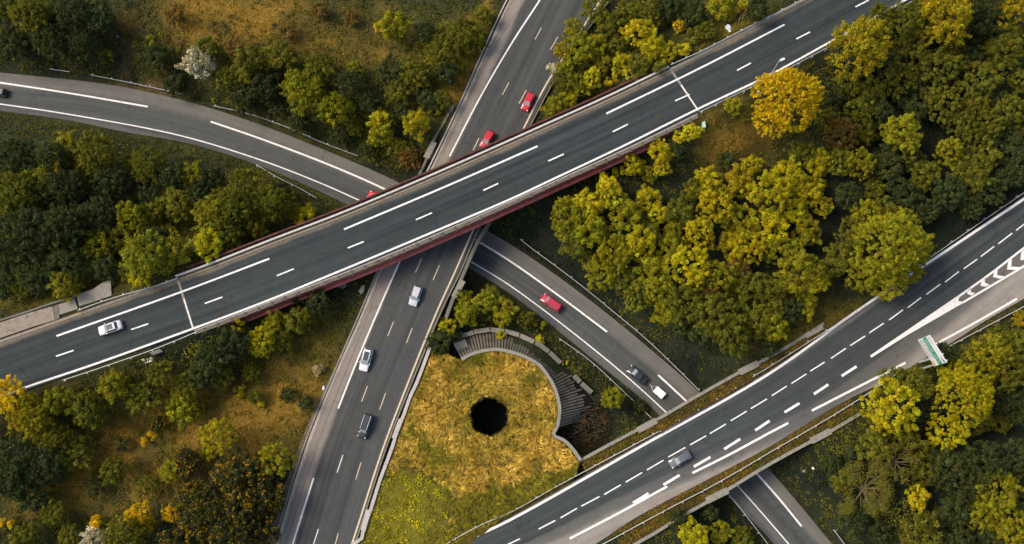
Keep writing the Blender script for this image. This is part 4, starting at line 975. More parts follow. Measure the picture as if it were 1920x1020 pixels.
PAL = {'gold': (.68, .46, .010), 'goldolive': (.36, .285, .011), 'yellow': (.45, .385, .011), 'mid': (.24, .23, .016), 'ygreen': (.275, .255, .012), 'olive': (.158, .156, .015), 'dark': (.062, .078, .021), 'brown': (.20, .12, .025), 'blossom': (.66, .58, .38), 'gorse': (.05, .056, .018), 'pale': (.66, .47, .27), 'bareolive': (.19, .175, .022)}
CNAME = {'mid': 'mid green', 'gold': 'golden', 'goldolive': 'bronze gold', 'yellow': 'bright yellow', 'ygreen': 'yellow-green', 'olive': 'olive', 'dark': 'dark green', 'brown': 'brownish', 'blossom': 'white blossoming', 'gorse': 'dark yellow-speckled', 'pale': 'pale dead', 'bareolive': 'sparse olive'}
TN = [0]
PLACED = []
def tree(u, v, d, col, kind='puffs', label=None, area=None, hf=None):
    """crown centre at photo pixel (u, v), d pixels across"""
    Rm = d/20.0; cls = 'S' if Rm < 1.55 else 'M' if Rm < 3.3 else 'L' if Rm < 6.4 else 'X'; TN[0] += 1
    rng = random.Random(TN[0]*13 + 5); nv = 1 if kind in ('bare', 'twiggy', 'blossom') else 3
    if kind in ('bare', 'twiggy') and cls in 'SM': cls = 'L'
    cm, tm, R0, Ht0 = proto(kind, cls, TN[0] % nv)
    if hf is None: hf = 1.35 if d >= 44 else 1.1
    s = Rm/R0*.98; sz = s*hf*rng.uniform(.9, 1.1); zc = (Ht0 + R0*.75)*sz; z = 0.0
    for _ in range(4):
        x, y = P(u, v, z + zc); z = gz1(x, y)
    PLACED.append((u, v, d))
    small = d < 34
    nm = ('shrub' if d < 44 else 'tree') if kind in ('puffs', 'fine') else {'bare': 'bare_tree', 'twiggy': 'twiggy_tree', 'blossom': 'blossom_tree' if d > 34 else 'blossom_shrub', 'gorse': 'gorse_bush'}[kind]
    kd = 'bush' if 'shrub' in nm or kind == 'gorse' else 'tree'
    if label is None:
        how = {'puffs': 'leafy', 'fine': 'feathery', 'bare': 'bare', 'twiggy': 'twiggy', 'blossom': 'blossoming', 'gorse': 'gorse'}[kind]
        label = f"{CNAME[col]} {how} {kd} {area}, {u/19.2:.0f}% across, {v/10.2:.0f}% down"
    t = thing(nm, label, kd, (x, y, z), rng.uniform(0, 6.28) if d < 150 else 1.0, f"{kd}s {area or 'by the roads'}")
    t.scale = (s*rng.uniform(.93, 1.07), s*rng.uniform(.93, 1.07), sz)
    c = bpy.data.objects.new('crown', cm); COL.objects.link(c); c.parent = t; c.location = (0, 0, Ht0)
    b = PAL[col]; j = rng.uniform(.86, 1.14); c.color = (b[0]*j*rng.uniform(.95, 1.06), b[1]*j, b[2]*j, 1)
    if not small or kind in ('bare', 'twiggy'):
        k = bpy.data.objects.new('trunk', tm); COL.objects.link(k); k.parent = t
        if kind in ('bare', 'twiggy') and tm.materials: tm.materials[0] = MT['bark_pale']
    return t
#TREES_BEGIN
A = 'in the upper left scrub'
for u, v, d, c, k in [(742,50,64,'ygreen','fine'),(572,168,84,'ygreen','fine'),(632,205,62,'ygreen','fine'),(712,225,46,'yellow','puffs'),(714,252,52,'ygreen','puffs'),(778,232,56,'yellow','puffs'),(815,210,24,'ygreen','puffs'),(745,175,46,'olive','fine'),
  (60,28,74,'olive','fine'),(18,10,60,'olive','fine'),(140,25,72,'dark','fine'),(100,78,72,'dark','fine'),(160,85,66,'dark','fine'),(28,88,62,'dark','fine'),(185,35,60,'dark','fine'),(285,75,24,'ygreen','puffs'),(200,108,30,'olive','fine'),
  (870,60,56,'olive','fine'),(905,30,40,'olive','fine'),(830,95,54,'olive','fine'),(800,60,40,'dark','fine'),(470,115,60,'olive','fine'),(530,110,56,'olive','fine'),(600,125,54,'olive','fine'),(500,165,54,'dark','fine'),(460,190,50,'dark','fine'),(660,160,52,'dark','fine'),(690,190,40,'dark','fine'),(780,140,56,'olive','fine'),(730,135,48,'dark','fine'),(840,140,46,'dark','fine'),
  (540,60,30,'brown','fine'),(660,35,28,'brown','fine'),(600,20,34,'brown','fine'),(330,30,40,'brown','fine'),(440,90,40,'brown','fine'),(300,110,50,'dark','fine'),(330,160,44,'dark','fine'),(430,150,46,'olive','fine'),(560,230,44,'dark','fine'),(640,255,40,'dark','fine'),(770,300,44,'brown','fine'),(690,280,36,'dark','fine')]:
    tree(u, v, d, c, k, area=A)
tree(712, 52, 26, 'gold', 'puffs', 'small gold bush against the left side of a feathery tree, top of the photo')
tree(374, 118, 62, 'blossom', 'blossom', 'white blossoming tree above the curving slip road', hf=1.7)
tree(392, 92, 46, 'olive', 'fine', 'olive bush tucked behind the white blossom tree')
A = 'in the left wood'
for u, v, d, c, k in [(30,365,92,'olive','fine'),(60,440,112,'dark','fine'),(15,480,80,'dark','fine'),(130,350,76,'dark','fine'),(180,292,80,'olive','fine'),(280,310,72,'olive','fine'),(100,300,66,'dark','fine'),(30,290,70,'dark','fine'),(248,410,66,'ygreen','puffs'),(320,435,32,'yellow','puffs'),(400,408,70,'mid','fine'),(570,404,42,'yellow','puffs'),
  (190,470,62,'mid','fine'),(270,480,80,'mid','fine'),(230,452,50,'olive','fine'),(340,385,60,'olive','fine'),(445,382,78,'olive','fine'),(505,382,70,'olive','fine'),(262,520,40,'yellow','fine'),(460,345,60,'olive','fine'),(400,340,56,'dark','fine'),(330,335,54,'dark','fine'),(120,430,90,'dark','fine'),(130,500,80,'dark','fine'),(70,520,70,'dark','fine'),(190,400,70,'dark','fine'),(330,470,56,'mid','fine'),(430,440,50,'olive','fine'),(540,390,44,'olive','fine'),(480,425,44,'olive','fine'),(210,340,60,'dark','fine'),(240,510,36,'olive','fine'),(530,360,40,'dark','fine'),(290,400,44,'olive','fine'),(310,495,40,'mid','fine')]:
    tree(u, v, d, c, k, area=A)
tree(386, 461, 56, 'yellow', 'puffs', 'bright yellow bush by the overpass with pale blossom on its left')
tree(366, 462, 24, 'blossom', 'blossom', 'tiny pale blossom shrub on the left of a yellow bush by the overpass')
A = 'in the lower left field'
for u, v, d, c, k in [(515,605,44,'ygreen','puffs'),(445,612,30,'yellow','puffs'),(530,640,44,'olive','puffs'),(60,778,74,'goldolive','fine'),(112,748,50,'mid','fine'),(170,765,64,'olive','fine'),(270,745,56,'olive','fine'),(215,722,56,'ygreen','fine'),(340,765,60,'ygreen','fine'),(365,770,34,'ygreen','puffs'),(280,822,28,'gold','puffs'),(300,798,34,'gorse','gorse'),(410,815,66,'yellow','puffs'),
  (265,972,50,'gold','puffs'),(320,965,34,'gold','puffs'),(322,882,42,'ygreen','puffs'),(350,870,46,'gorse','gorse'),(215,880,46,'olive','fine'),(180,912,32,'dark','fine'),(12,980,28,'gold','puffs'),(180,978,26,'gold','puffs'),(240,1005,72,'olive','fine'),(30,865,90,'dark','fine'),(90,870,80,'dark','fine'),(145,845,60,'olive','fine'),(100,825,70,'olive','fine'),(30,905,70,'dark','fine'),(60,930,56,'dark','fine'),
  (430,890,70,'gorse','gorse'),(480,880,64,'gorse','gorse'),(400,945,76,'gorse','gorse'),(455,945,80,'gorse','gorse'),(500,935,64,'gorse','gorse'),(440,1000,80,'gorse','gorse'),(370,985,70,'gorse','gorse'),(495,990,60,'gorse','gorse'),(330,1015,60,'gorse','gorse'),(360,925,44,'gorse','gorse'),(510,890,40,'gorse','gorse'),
  (400,668,60,'dark','fine'),(440,640,56,'dark','fine'),(380,700,50,'dark','fine'),(350,720,44,'olive','fine'),(560,600,50,'olive','fine'),(600,570,44,'dark','fine'),(300,700,44,'olive','fine'),(352,855,26,'dark','fine'),(228,833,26,'dark','fine'),(280,910,34,'olive','fine'),(420,710,40,'olive','fine'),(470,700,34,'olive','fine'),(390,850,26,'ygreen','fine'),(480,745,30,'olive','fine'),(490,757,16,'yellow','puffs'),(540,740,26,'dark','fine'),(575,755,30,'dark','fine'),(450,735,24,'ygreen','fine'),(100,960,44,'olive','fine'),(50,1005,56,'olive','fine'),(130,1005,40,'olive','fine'),(560,545,44,'dark','fine')]:
    tree(u, v, d, c, k, area=A)
tree(490, 640, 66, 'yellow', 'puffs', 'bright yellow round tree just south of the overpass, left of the motorway')
tree(518, 860, 66, 'ygreen', 'puffs', 'yellow-green round tree close to the motorway kerb, lower left')
tree(14, 742, 66, 'gold', 'fine', 'golden tree overlapping the overpass road at the left edge')
tree(180, 1017, 54, 'blossom', 'blossom', 'white blossoming bush cut off by the bottom edge')
tree(597, 692, 18, 'pale', 'blossom', 'pale dead bush near the motorway kerb below the overpass')
A = 'between motorway and overpass'
for u, v, d, c, k in [(1090,98,56,'ygreen','puffs'),(1140,50,52,'olive','puffs'),(1060,155,46,'olive','fine'),(1055,95,34,'goldolive','fine'),(1110,85,46,'ygreen','puffs'),(1200,62,60,'yellow','puffs'),(1222,92,52,'yellow','puffs'),(1165,118,42,'yellow','puffs'),(1130,120,42,'ygreen','puffs'),(1195,122,44,'olive','puffs'),(1247,98,40,'yellow','puffs'),(1275,48,32,'gold','puffs'),(1280,93,26,'yellow','puffs'),
  (1085,165,44,'ygreen','puffs'),(1110,148,44,'yellow','puffs'),(1040,200,46,'ygreen','puffs'),(1355,12,56,'ygreen','puffs'),(1160,85,44,'olive','puffs'),(1175,25,52,'olive','puffs'),(1075,60,44,'ygreen','puffs'),(1215,20,56,'olive','puffs'),(1060,130,38,'ygreen','puffs'),(1145,150,30,'yellow','puffs'),(1205,132,26,'yellow','puffs'),(1180,140,26,'yellow','puffs'),(1255,20,54,'dark','fine'),(1300,30,50,'dark','fine'),(1110,20,44,'olive','fine'),(1070,180,36,'yellow','puffs'),(1235,128,26,'olive','puffs'),(1320,60,36,'olive','fine'),(1420,20,44,'dark','fine'),(1300,70,30,'olive','fine'),(1395,8,24,'yellow','puffs'),(1045,230,24,'brown','fine'),(1115,115,28,'brown','fine')]:
    tree(u, v, d, c, k, area=A)
tree(1038, 130, 24, 'blossom', 'blossom', 'pale blossoming bush leaning over the motorway edge line')
tree(1055, 100, 30, 'goldolive', 'puffs', 'bronze bush leaning over the motorway edge line above a pale bush')
A = 'beside the overpass abutment'
for u, v, d, c, k in [(1298,247,38,'yellow','puffs'),(1272,256,24,'yellow','puffs'),(1240,283,46,'yellow','puffs'),(1242,312,40,'yellow','puffs'),(1186,312,48,'yellow','puffs'),(1145,330,30,'yellow','puffs'),(1215,325,36,'ygreen','puffs'),(1375,198,34,'ygreen','puffs'),(1270,285,30,'dark','fine')]:
    tree(u, v, d, c, k, area=A)
A = 'in the central wood'
for u, v, d, c, k in [(1065,398,70,'ygreen','puffs'),(1100,385,60,'yellow','puffs'),(1112,430,64,'ygreen','puffs'),(1143,362,62,'yellow','puffs'),(1082,450,60,'olive','puffs'),(1175,400,62,'ygreen','puffs'),(1150,480,78,'ygreen','puffs'),(1130,515,70,'ygreen','puffs'),(1192,462,64,'yellow','puffs'),(1237,402,44,'yellow','puffs'),(1270,400,56,'olive','puffs'),(1212,372,46,'yellow','puffs'),(1290,505,90,'yellow','puffs'),(1262,470,60,'ygreen','puffs'),(1312,440,70,'yellow','puffs'),(1340,385,76,'yellow','puffs'),(1372,405,56,'ygreen','puffs'),(1380,345,60,'goldolive','puffs'),(1440,368,88,'yellow','puffs'),
  (1325,340,60,'yellow','puffs'),(1445,420,64,'yellow','puffs'),(1402,468,70,'yellow','puffs'),(1370,455,54,'goldolive','puffs'),(1345,520,72,'ygreen','puffs'),(1402,540,62,'olive','puffs'),(1290,572,82,'olive','puffs'),(1240,545,72,'ygreen','puffs'),(1195,555,62,'olive','puffs'),(1342,590,92,'olive','puffs'),(1372,632,82,'olive','puffs'),(1460,470,62,'ygreen','puffs'),(1500,512,96,'ygreen','puffs'),(1532,308,46,'yellow','puffs'),(1540,385,44,'yellow','puffs'),(1490,400,54,'yellow','puffs'),(1512,440,52,'ygreen','puffs'),
  (1262,435,44,'ygreen','puffs'),(1440,545,60,'olive','puffs'),(1225,505,60,'ygreen','puffs'),(1220,440,50,'olive','puffs'),(1300,360,44,'olive','puffs'),(1060,430,44,'ygreen','puffs'),(1170,525,54,'olive','puffs'),(1320,620,60,'dark','puffs'),(1275,610,50,'dark','fine'),(1420,600,60,'olive','fine'),(1530,345,40,'ygreen','puffs'),(1480,330,60,'yellow','puffs'),(1410,310,46,'yellow','puffs'),(1110,490,40,'olive','puffs'),(1360,300,30,'dark','fine'),(1330,560,50,'brown','fine'),(1385,500,44,'brown','fine'),(1440,650,40,'dark','fine'),(1480,580,46,'dark','fine')]:
    tree(u, v, d, c, k, area=A)
tree(1660, 462, 140, 'ygreen', 'puffs', 'biggest broad yellow-green tree, beside the lower right road')
for u, v, d, c, k in [(1572,490,56,'olive','puffs'),(1598,440,72,'olive','puffs'),(1618,515,66,'ygreen','puffs'),(1660,528,64,'ygreen','puffs'),(1625,402,60,'ygreen','fine'),(1690,420,70,'ygreen','puffs'),(1718,470,66,'ygreen','puffs'),(1700,512,56,'ygreen','puffs')]:
    tree(u, v, d, c, k, area='around the biggest tree')
tree(1475, 188, 128, 'gold', 'fine', 'large glowing gold tree beside the overpass and street lamp', hf=1.7)
tree(1612, 88, 112, 'goldolive', 'fine', 'bronze gold tree overlapping the overpass edge line, upper right', hf=1.7)
tree(1768, 35, 100, 'goldolive', 'fine', 'bronze gold tree at the top edge, well right of the overpass', hf=1.6)
A = 'in the dark wood on the right'
for u, v, d, c, k in [(1690,48,80,'olive','puffs'),(1700,110,84,'olive','puffs'),(1685,150,70,'olive','puffs'),(1760,130,84,'olive','puffs'),(1835,150,90,'olive','puffs'),(1760,190,80,'olive','puffs'),(1690,250,84,'ygreen','puffs'),(1780,285,66,'ygreen','puffs'),(1610,310,66,'ygreen','puffs'),(1540,300,44,'yellow','puffs'),(1780,100,60,'olive','puffs'),(1900,20,70,'goldolive','puffs'),(1885,100,76,'olive','puffs'),(1890,205,76,'olive','puffs'),(1850,235,70,'olive','puffs'),(1735,325,60,'olive','puffs'),(1625,180,60,'olive','puffs'),(1650,215,60,'dark','puffs'),(1575,250,70,'brown','fine'),(1905,290,60,'dark','puffs'),(1845,300,60,'olive','puffs'),
  (1620,250,50,'olive','puffs'),(1565,180,50,'dark','puffs'),(1820,60,60,'dark','puffs'),(1720,200,60,'dark','puffs'),(1800,230,66,'olive','puffs'),(1660,320,60,'dark','fine'),(1590,370,56,'dark','fine'),(1700,370,56,'dark','fine'),(1780,360,60,'dark','fine'),(1850,360,56,'dark','fine'),(1550,225,50,'olive','fine'),(1740,15,50,'olive','puffs'),(1650,30,50,'olive','puffs'),(1860,20,50,'dark','puffs'),(1910,150,50,'olive','puffs'),(1640,350,40,'olive','puffs'),(1500,290,50,'olive','puffs'),(1820,390,44,'dark','fine'),(1730,400,44,'dark','fine'),(1880,340,44,'dark','fine')]:
    tree(u, v, d, c, k, area=A)
A = 'in the lower right wood'
for u, v, d, c, k in [(1665,762,108,'yellow','puffs'),(1780,700,50,'yellow','puffs'),(1778,812,74,'yellow','puffs'),(1718,722,66,'olive','fine'),(1855,668,80,'ygreen','fine'),(1908,645,60,'olive','fine'),(1880,700,84,'olive','puffs'),(1640,838,62,'olive','puffs'),(1650,816,34,'yellow','puffs'),(1720,932,44,'yellow','puffs'),(1870,925,84,'ygreen','puffs'),(1850,965,80,'ygreen','puffs'),(1895,985,80,'ygreen','puffs'),(1842,872,90,'dark','fine'),(1900,860,70,'dark','fine'),(1765,880,60,'dark','fine'),(1302,1005,52,'yellow','puffs'),(1352,1000,40,'ygreen','puffs'),(1388,1008,40,'olive','fine'),
  (1720,1000,64,'olive','fine'),(1580,905,46,'olive','fine'),(1560,870,40,'dark','fine'),(1600,975,50,'dark','fine'),(1790,960,60,'dark','fine'),(1800,1010,50,'dark','fine'),(1910,760,70,'dark','fine'),(1820,680,56,'olive','puffs'),(1915,600,34,'goldolive','fine'),(1900,668,44,'olive','puffs'),(1700,830,60,'olive','puffs'),(1735,775,40,'dark','fine'),(1660,870,40,'dark','fine'),(1650,1000,44,'dark','fine'),(1270,970,34,'dark','fine'),(1330,960,30,'dark','fine'),(1600,850,30,'dark','fine')]:
    tree(u, v, d, c, k, area=A)
tree(1808, 742, 128, 'yellow', 'puffs', 'large bright yellow tree below the green direction sign, lower right')
tree(1690, 865, 96, 'bareolive', 'bare', 'bare brown tree with spreading limbs, lower right wood')
tree(1628, 915, 140, 'bareolive', 'twiggy', 'wide twiggy olive tree just below the bare brown tree', hf=.8)
A = 'around the ribbed slope'
for u, v, d, c, k in [(905,568,50,'ygreen','puffs'),(872,590,44,'ygreen','puffs'),(945,586,48,'ygreen','puffs'),(985,598,38,'olive','puffs'),(868,560,36,'ygreen','puffs'),(835,612,36,'yellow','puffs'),(825,645,48,'dark','fine'),(848,625,34,'dark','fine'),(1147,748,42,'ygreen','fine'),(1013,640,22,'yellow','puffs'),(940,628,18,'yellow','puffs'),(1058,680,14,'yellow','puffs'),(925,555,40,'olive','puffs'),(1200,760,24,'dark','fine'),(1010,606,28,'ygreen','puffs')]:
    tree(u, v, d, c, k, area=A)
rf = random.Random(33)
def fill(poly, n, dmin, kinds, area, ds=(40, 58)):
    us, vs = [p[0] for p in poly], [p[1] for p in poly]; pa = np.array(poly, float); k = 0
    for _ in range(4000):
        if k >= n: break
        u, v = rf.uniform(min(us), max(us)), rf.uniform(min(vs), max(vs))
        if not inpoly(np.array([u]), np.array([v]), pa)[0]: continue
        if min((u - a)**2 + (v - b)**2 for a, b, _ in PLACED) < dmin**2: continue
        c, kd = rf.choice(kinds); tree(round(u), round(v), rf.uniform(*ds), c, kd, area=area); k += 1
fill([(1060,385),(1140,345),(1230,330),(1320,350),(1400,300),(1500,300),(1550,300),(1545,420),(1560,560),(1440,640),(1370,660),(1270,620),(1150,540),(1070,470)], 12, 27, [('ygreen', 'puffs'), ('olive', 'puffs'), ('yellow', 'puffs'), ('ygreen', 'fine')], 'in the central wood')
fill([(1560,140),(1660,50),(1720,10),(1920,0),(1920,330),(1800,400),(1620,400),(1560,300)], 30, 27, [('olive', 'puffs'), ('dark', 'puffs'), ('olive', 'fine')], 'in the dark wood on the right')
fill([(1680,700),(1920,600),(1920,1020),(1760,1020),(1700,960),(1600,860)], 16, 30, [('olive', 'puffs'), ('dark', 'fine')], 'in the lower right wood')
fill([(0,270),(180,280),(330,320),(480,350),(420,440),(250,520),(60,560),(0,560)], 24, 24, [('olive', 'fine'), ('dark', 'fine'), ('mid', 'fine')], 'in the left wood')
fill([(440,120),(560,90),(700,140),(850,90),(900,60),(840,200),(760,290),(620,260),(520,220),(430,180)], 22, 24, [('olive', 'fine'), ('dark', 'fine'), ('mid', 'fine')], 'in the upper left scrub', (28, 44))
#TREES_END

# ------------------------------------------------------------------ low growth that nobody could count
def scatter(n, seed, box=(-112, 122, -66, 86)):
    r = np.random.default_rng(seed); return r, r.uniform(box[0], box[1], n), r.uniform(box[2], box[3], n)
def visible(X, Y, Z, m=60):
    u, v = proj(X, Y, Z); return (u > -m) & (u < 1920 + m) & (v > -m) & (v < 1020 + m)
DECKN, DECKS = offset(REF, 7.0), offset(REF, -5.0)
def free(X, Y, gap=0.5):
    ok = road_gap(X, Y) > gap
    ok &= np.hypot(X - PIT[0], Y - PIT[1]) > PIT_R - 0.15
    ok &= ~inpoly(X, Y, SLOPE_POLY)
    ok &= (near_dist(X, Y, MCOP, 2.0) > 0.75) & (near_dist(X, Y, CHAN[0], 2.0) > 0.8)
    return ok
APRON = PP([(-60,645),(-60,620),(0,600),(100,565),(145,548),(192,526),(212,522),(212,556),(150,580),(0,640)], ZB)
CHAN = [smooth(PP([(804,652),(794,681),(725,858),(676,1003)], 0), 3), smooth(PP([(820,255),(790,320)], 0), 3)]
# undergrowth: clumps of leaves
r, X, Y = scatter(52000, 11)
Z = surf_z(X, Y); ok = visible(X, Y, Z) & free(X, Y, 0.9) & ~inpoly(X, Y, APRON)
X, Y, Z = X[ok], Y[ok], Z[ok]
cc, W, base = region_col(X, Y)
dens = np.clip(1.0 - 1.1*W[DRY] - .45*W[GREEN] - .35*W[DARK] - W[DIRT], .40, 1); dens = np.where(W[BRIGHT] > .4, .95, dens)
dens *= np.clip(.35 + 1.3*fbm(X, Y, 5, 61), 0, 1)
dens[inpoly(X, Y, MOUND) & (W[BRIGHT] < .35)] = .0
ok = r.random(len(X)) < dens; X, Y, Z = X[ok], Y[ok], Z[ok]; W = W[:, ok]
k = 13; n = len(X); tone = fbm(X, Y, 9, 71)*1.1 + r.normal(0, .12, n)
cA, cB, cC = np.array((.038, .052, .018)), np.array((.16, .148, .015)), np.array((.50, .44, .012))
t = np.clip((tone - .35)*2.2, 0, 1)[:, None]; col = cA*(1 - t) + cB*t
col = np.where((W[BRIGHT] > .4)[:, None], cC*np.clip(fbm(X, Y, 1.8, 73, 2)*1.9 - .1, .25, 1.2)[:, None]*r.uniform(.8, 1.1, (n, 1)), col); col = np.where((W[DARK] > .8)[:, None], col*np.array((.22, .29, .5)), col)  # DARK tint paints wood shade onto the leaf clumps
fd = np.clip(W[DRY] - .35, 0, 1)[:, None]; gd = np.where(r.random((n, 1)) < .55, np.array((.30, .20, .024)), np.array((.17, .155, .015))); col = col*(1 - fd) + gd*r.uniform(.6, 1.15, (n, 1))*fd
rad = r.uniform(.3, .75, n)*(1 - .35*fd[:, 0]); L = Leaves()
q = r.normal(size=(n, k, 3)); q /= np.linalg.norm(q, axis=2)[..., None]; q[..., 2] = np.abs(q[..., 2])
pp = np.stack([X, Y, Z - .05], 1)[:, None] + q*rad[:, None, None]*np.array([1, 1, .75])
L.add(pp.reshape(-1, 3), (q*.7 + r.normal(size=q.shape)*.5 + np.array([0, 0, .3])).reshape(-1, 3), r.uniform(.10, .22, n*k), (col[:, None]*r.uniform(.65, 1.4, (n, k, 1))).reshape(-1, 3), .6, r)
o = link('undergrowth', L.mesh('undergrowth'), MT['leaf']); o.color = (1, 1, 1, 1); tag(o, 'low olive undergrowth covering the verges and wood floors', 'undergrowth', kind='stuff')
# scrub: shoulder-high bushes grown together
SCR = [(470,120,60,60),(540,140,70,50),(620,150,70,50),(690,200,60,50),(800,120,60,45),(860,80,50,40),(480,210,60,40),(560,230,60,30),(740,280,60,30),(330,170,60,30),(300,100,30,50),(100,90,140,40),(60,30,90,40),(430,390,110,40),(530,375,60,25),(270,450,90,50),(200,500,60,40),(110,380,130,60),(60,470,100,60),(170,300,90,30),(330,330,90,25),(170,560,60,12),
 (220,750,90,35),(330,690,60,30),(430,660,60,40),(520,600,70,35),(600,560,40,30),(130,790,70,40),(60,880,90,40),(440,940,110,60),(100,1000,100,25),(250,1000,60,30),(1150,100,120,70),(1080,150,50,60),(1280,30,90,30),(1400,230,30,20),(900,590,60,25),(1230,720,20,20),(1640,850,70,60),(1720,960,100,50)]
SB = [(np.array(P(u, v, 0)), a/10, b/10) for u, v, a, b in SCR]
r, X, Y = scatter(95000, 211); Z = surf_z(X, Y); ok = visible(X, Y, Z) & free(X, Y, 1.6) & ~inpoly(X, Y, APRON) & ~inpoly(X, Y, MOUND); X, Y, Z = X[ok], Y[ok], Z[ok]
dn = np.zeros(len(X))
for c, a, b in SB: dn += np.exp(-(((X - c[0])/a)**2 + ((Y - c[1])/b)**2)*1.1)
hgt = fbm(X, Y, 3.2, 221, 2); ok = (r.random(len(X)) < np.clip(dn*1.5, 0, .95)*np.clip(hgt*2.2 - .45, .05, 1)); X, Y, Z, hgt, dn = X[ok], Y[ok], Z[ok], hgt[ok], dn[ok]
n, k = len(X), 15; tone = np.clip((fbm(X, Y, 11, 231)*.7 + fbm(X, Y, 2.6, 241)*.6 - .42)*2.1 + r.normal(0, .12, n), 0, 1)[:, None]
c0, c1, c2_ = np.array((.040, .056, .018)), np.array((.14, .138, .016)), np.array((.30, .27, .016))
col = np.where(tone < .6, c0 + (c1 - c0)*tone/.6, c1 + (c2_ - c1)*(tone - .6)/.4)
lf = np.array(P(300, 0, 0))[0]; col = col*np.where((X < np.array(P(330, 0, 0))[0]), .85, 1.0)[:, None]
rad = r.uniform(.4, .8, n); q = r.normal(size=(n, k, 3)); q /= np.linalg.norm(q, axis=2)[..., None]; q[..., 2] = np.abs(q[..., 2])
pp = np.stack([X, Y, Z + np.clip(hgt - .3, 0, 1)*3.2*np.clip(dn, 0, 1)*r.uniform(.5, 1, n)], 1)[:, None] + q*rad[:, None, None]
L = Leaves(); L.add(pp.reshape(-1, 3), (q*.7 + r.normal(size=q.shape)*.5 + np.array([0, 0, .3])).reshape(-1, 3), r.uniform(.09, .2, n*k), (col[:, None]*r.uniform(.6, 1.45, (n, k, 1))).reshape(-1, 3), .6, r)
o = link('scrub', L.mesh('scrub'), MT['leaf']); o.color = (1, 1, 1, 1); tag(o, 'tangled olive scrub grown together on the banks', 'scrub', kind='stuff')
# dead bracken over the dark hollow
X, Y, Z, m = BR_LEAF; X, Y, Z = X[m], Y[m], Z[m]; n, k = len(X), 10; r = np.random.default_rng(78)
q = r.normal(size=(n, k, 3)); q /= np.linalg.norm(q, axis=2)[..., None]; q[..., 2] = np.abs(q[..., 2]); pp = np.stack([X, Y, Z], 1)[:, None] + q*r.uniform(.2, .55, n)[:, None, None]
t = np.clip((fbm(X, Y, 2.0, 79) - .35)*3, 0, 1)[:, None]; col = np.array((.035, .032, .014))*(1 - t) + np.array((.11, .062, .022))*t
L = Leaves(); L.add(pp.reshape(-1, 3), (q*.5 + r.normal(size=q.shape)*.6).reshape(-1, 3), r.uniform(.08, .2, n*k), (col[:, None]*r.uniform(.5, 1.5, (n, k, 1))).reshape(-1, 3), .35, r)
o = link('dead_bracken', L.mesh('dead_bracken'), MT['leaf']); o.color = (1, 1, 1, 1); tag(o, 'dead bracken in the dark hollow below the curved coping', 'bracken', kind='stuff')
# weeds on the two narrow verges of the lower right road
r, X, Y = scatter(60000, 251, (-10, 90, -62, 15)); ok = (inpoly(X, Y, VERGES[0]) | inpoly(X, Y, VERGES[1])) & (road_gap(X, Y) > .25) & (dist_line(X, Y, BEAM_N) > .5) & (dist_line(X, Y, BEAM_S) > .5); X, Y = X[ok], Y[ok]; n, k = len(X), 9
t = np.clip((fbm(X, Y, 3, 261) - .38)*4, 0, 1)[:, None]; col = np.array((.15, .135, .015))*(1 - t) + np.array((.34, .19, .024))*t; yl = r.random(n) < .05; col[yl] = (.36, .27, .014)
q = r.normal(size=(n, k, 3)); q /= np.linalg.norm(q, axis=2)[..., None]; q[..., 2] = np.abs(q[..., 2]); pp = np.stack([X, Y, np.full(n, -.06)], 1)[:, None] + q*r.uniform(.15, .4, n)[:, None, None]
L = Leaves(); L.add(pp.reshape(-1, 3), (q*.6 + r.normal(size=q.shape)*.5 + np.array([0, 0, .4])).reshape(-1, 3), r.uniform(.06, .14, n*k), (col[:, None]*r.uniform(.6, 1.4, (n, k, 1))).reshape(-1, 3), .5, r)
o = link('weeds', L.mesh('weeds'), MT['leaf']); o.color = (1, 1, 1, 1); tag(o, 'olive and orange weeds on the narrow verges of the lower right road', 'weeds', kind='stuff')
# grass: blades that lie over in swirls
def grass(n, seed, keep, colf, length, width, name, label, lift=(.15, .6), swirl=9.0):
    r, X, Y = scatter(n, seed, keep[1]); Z = surf_z(X, Y); m = visible(X, Y, Z) & free(X, Y, keep[3] if len(keep) > 3 else .35) & ~inpoly(X, Y, APRON); X, Y, Z = X[m], Y[m], Z[m]
    m = keep[0](X, Y, r); X, Y, Z = X[m], Y[m], Z[m]; n = len(X)
    a = fbm(X, Y, swirl, seed + 3, 2)*4*math.pi + r.normal(0, .45, n); e = r.uniform(*lift, n)
    D = np.stack([np.cos(a)*np.cos(e), np.sin(a)*np.cos(e), np.sin(e)], 1)
    L = Leaves(); L.strips(np.stack([X, Y, Z - .02], 1), D, r.uniform(length*.6, length*1.3, n), r.uniform(width*.6, width*1.3, n), colf(X, Y, r))
    o = link(name, L.mesh(name), MT['grassm']); o.color = (1, 1, 1, 1); return tag(o, label, 'grass', kind='stuff')
mx0, my0 = MOUND.min(0) - 1; mx1, my1 = MOUND.max(0) + 1
def mcol(X, Y, r):
    W, _ = region(X, Y); n = fbm(X, Y, 1.6, 81, 2); g = fbm(X, Y, 6, 87)
    a, b, gr = np.array((.70, .46, .075)), np.array((.42, .25, .026)), np.array((.23, .20, .016))
    t = np.clip((n - .2)*1.9, 0, 1)[:, None]; c = a*t + b*(1 - t)
    gm = np.clip((fbm(X, Y, 2.6, 89) - .5)*4, 0, .6)[:, None] + np.clip((g - .5)*3, 0, .5)[:, None]; gm = np.maximum(gm, np.clip(1.25 - np.hypot(X - PIT[0], Y - PIT[1])/7.5, 0, .45)[:, None]); gm = np.maximum(gm, np.clip(W[GREEN]*1.0 - W[DRY]*.25, 0, 1)[:, None]); gm = np.maximum(gm, (np.clip(W[BRIGHT]*1.5, 0, 1))[:, None])
    return (c*(1 - gm) + gr*gm)*r.uniform(.6, 1.35, (len(X), 1))
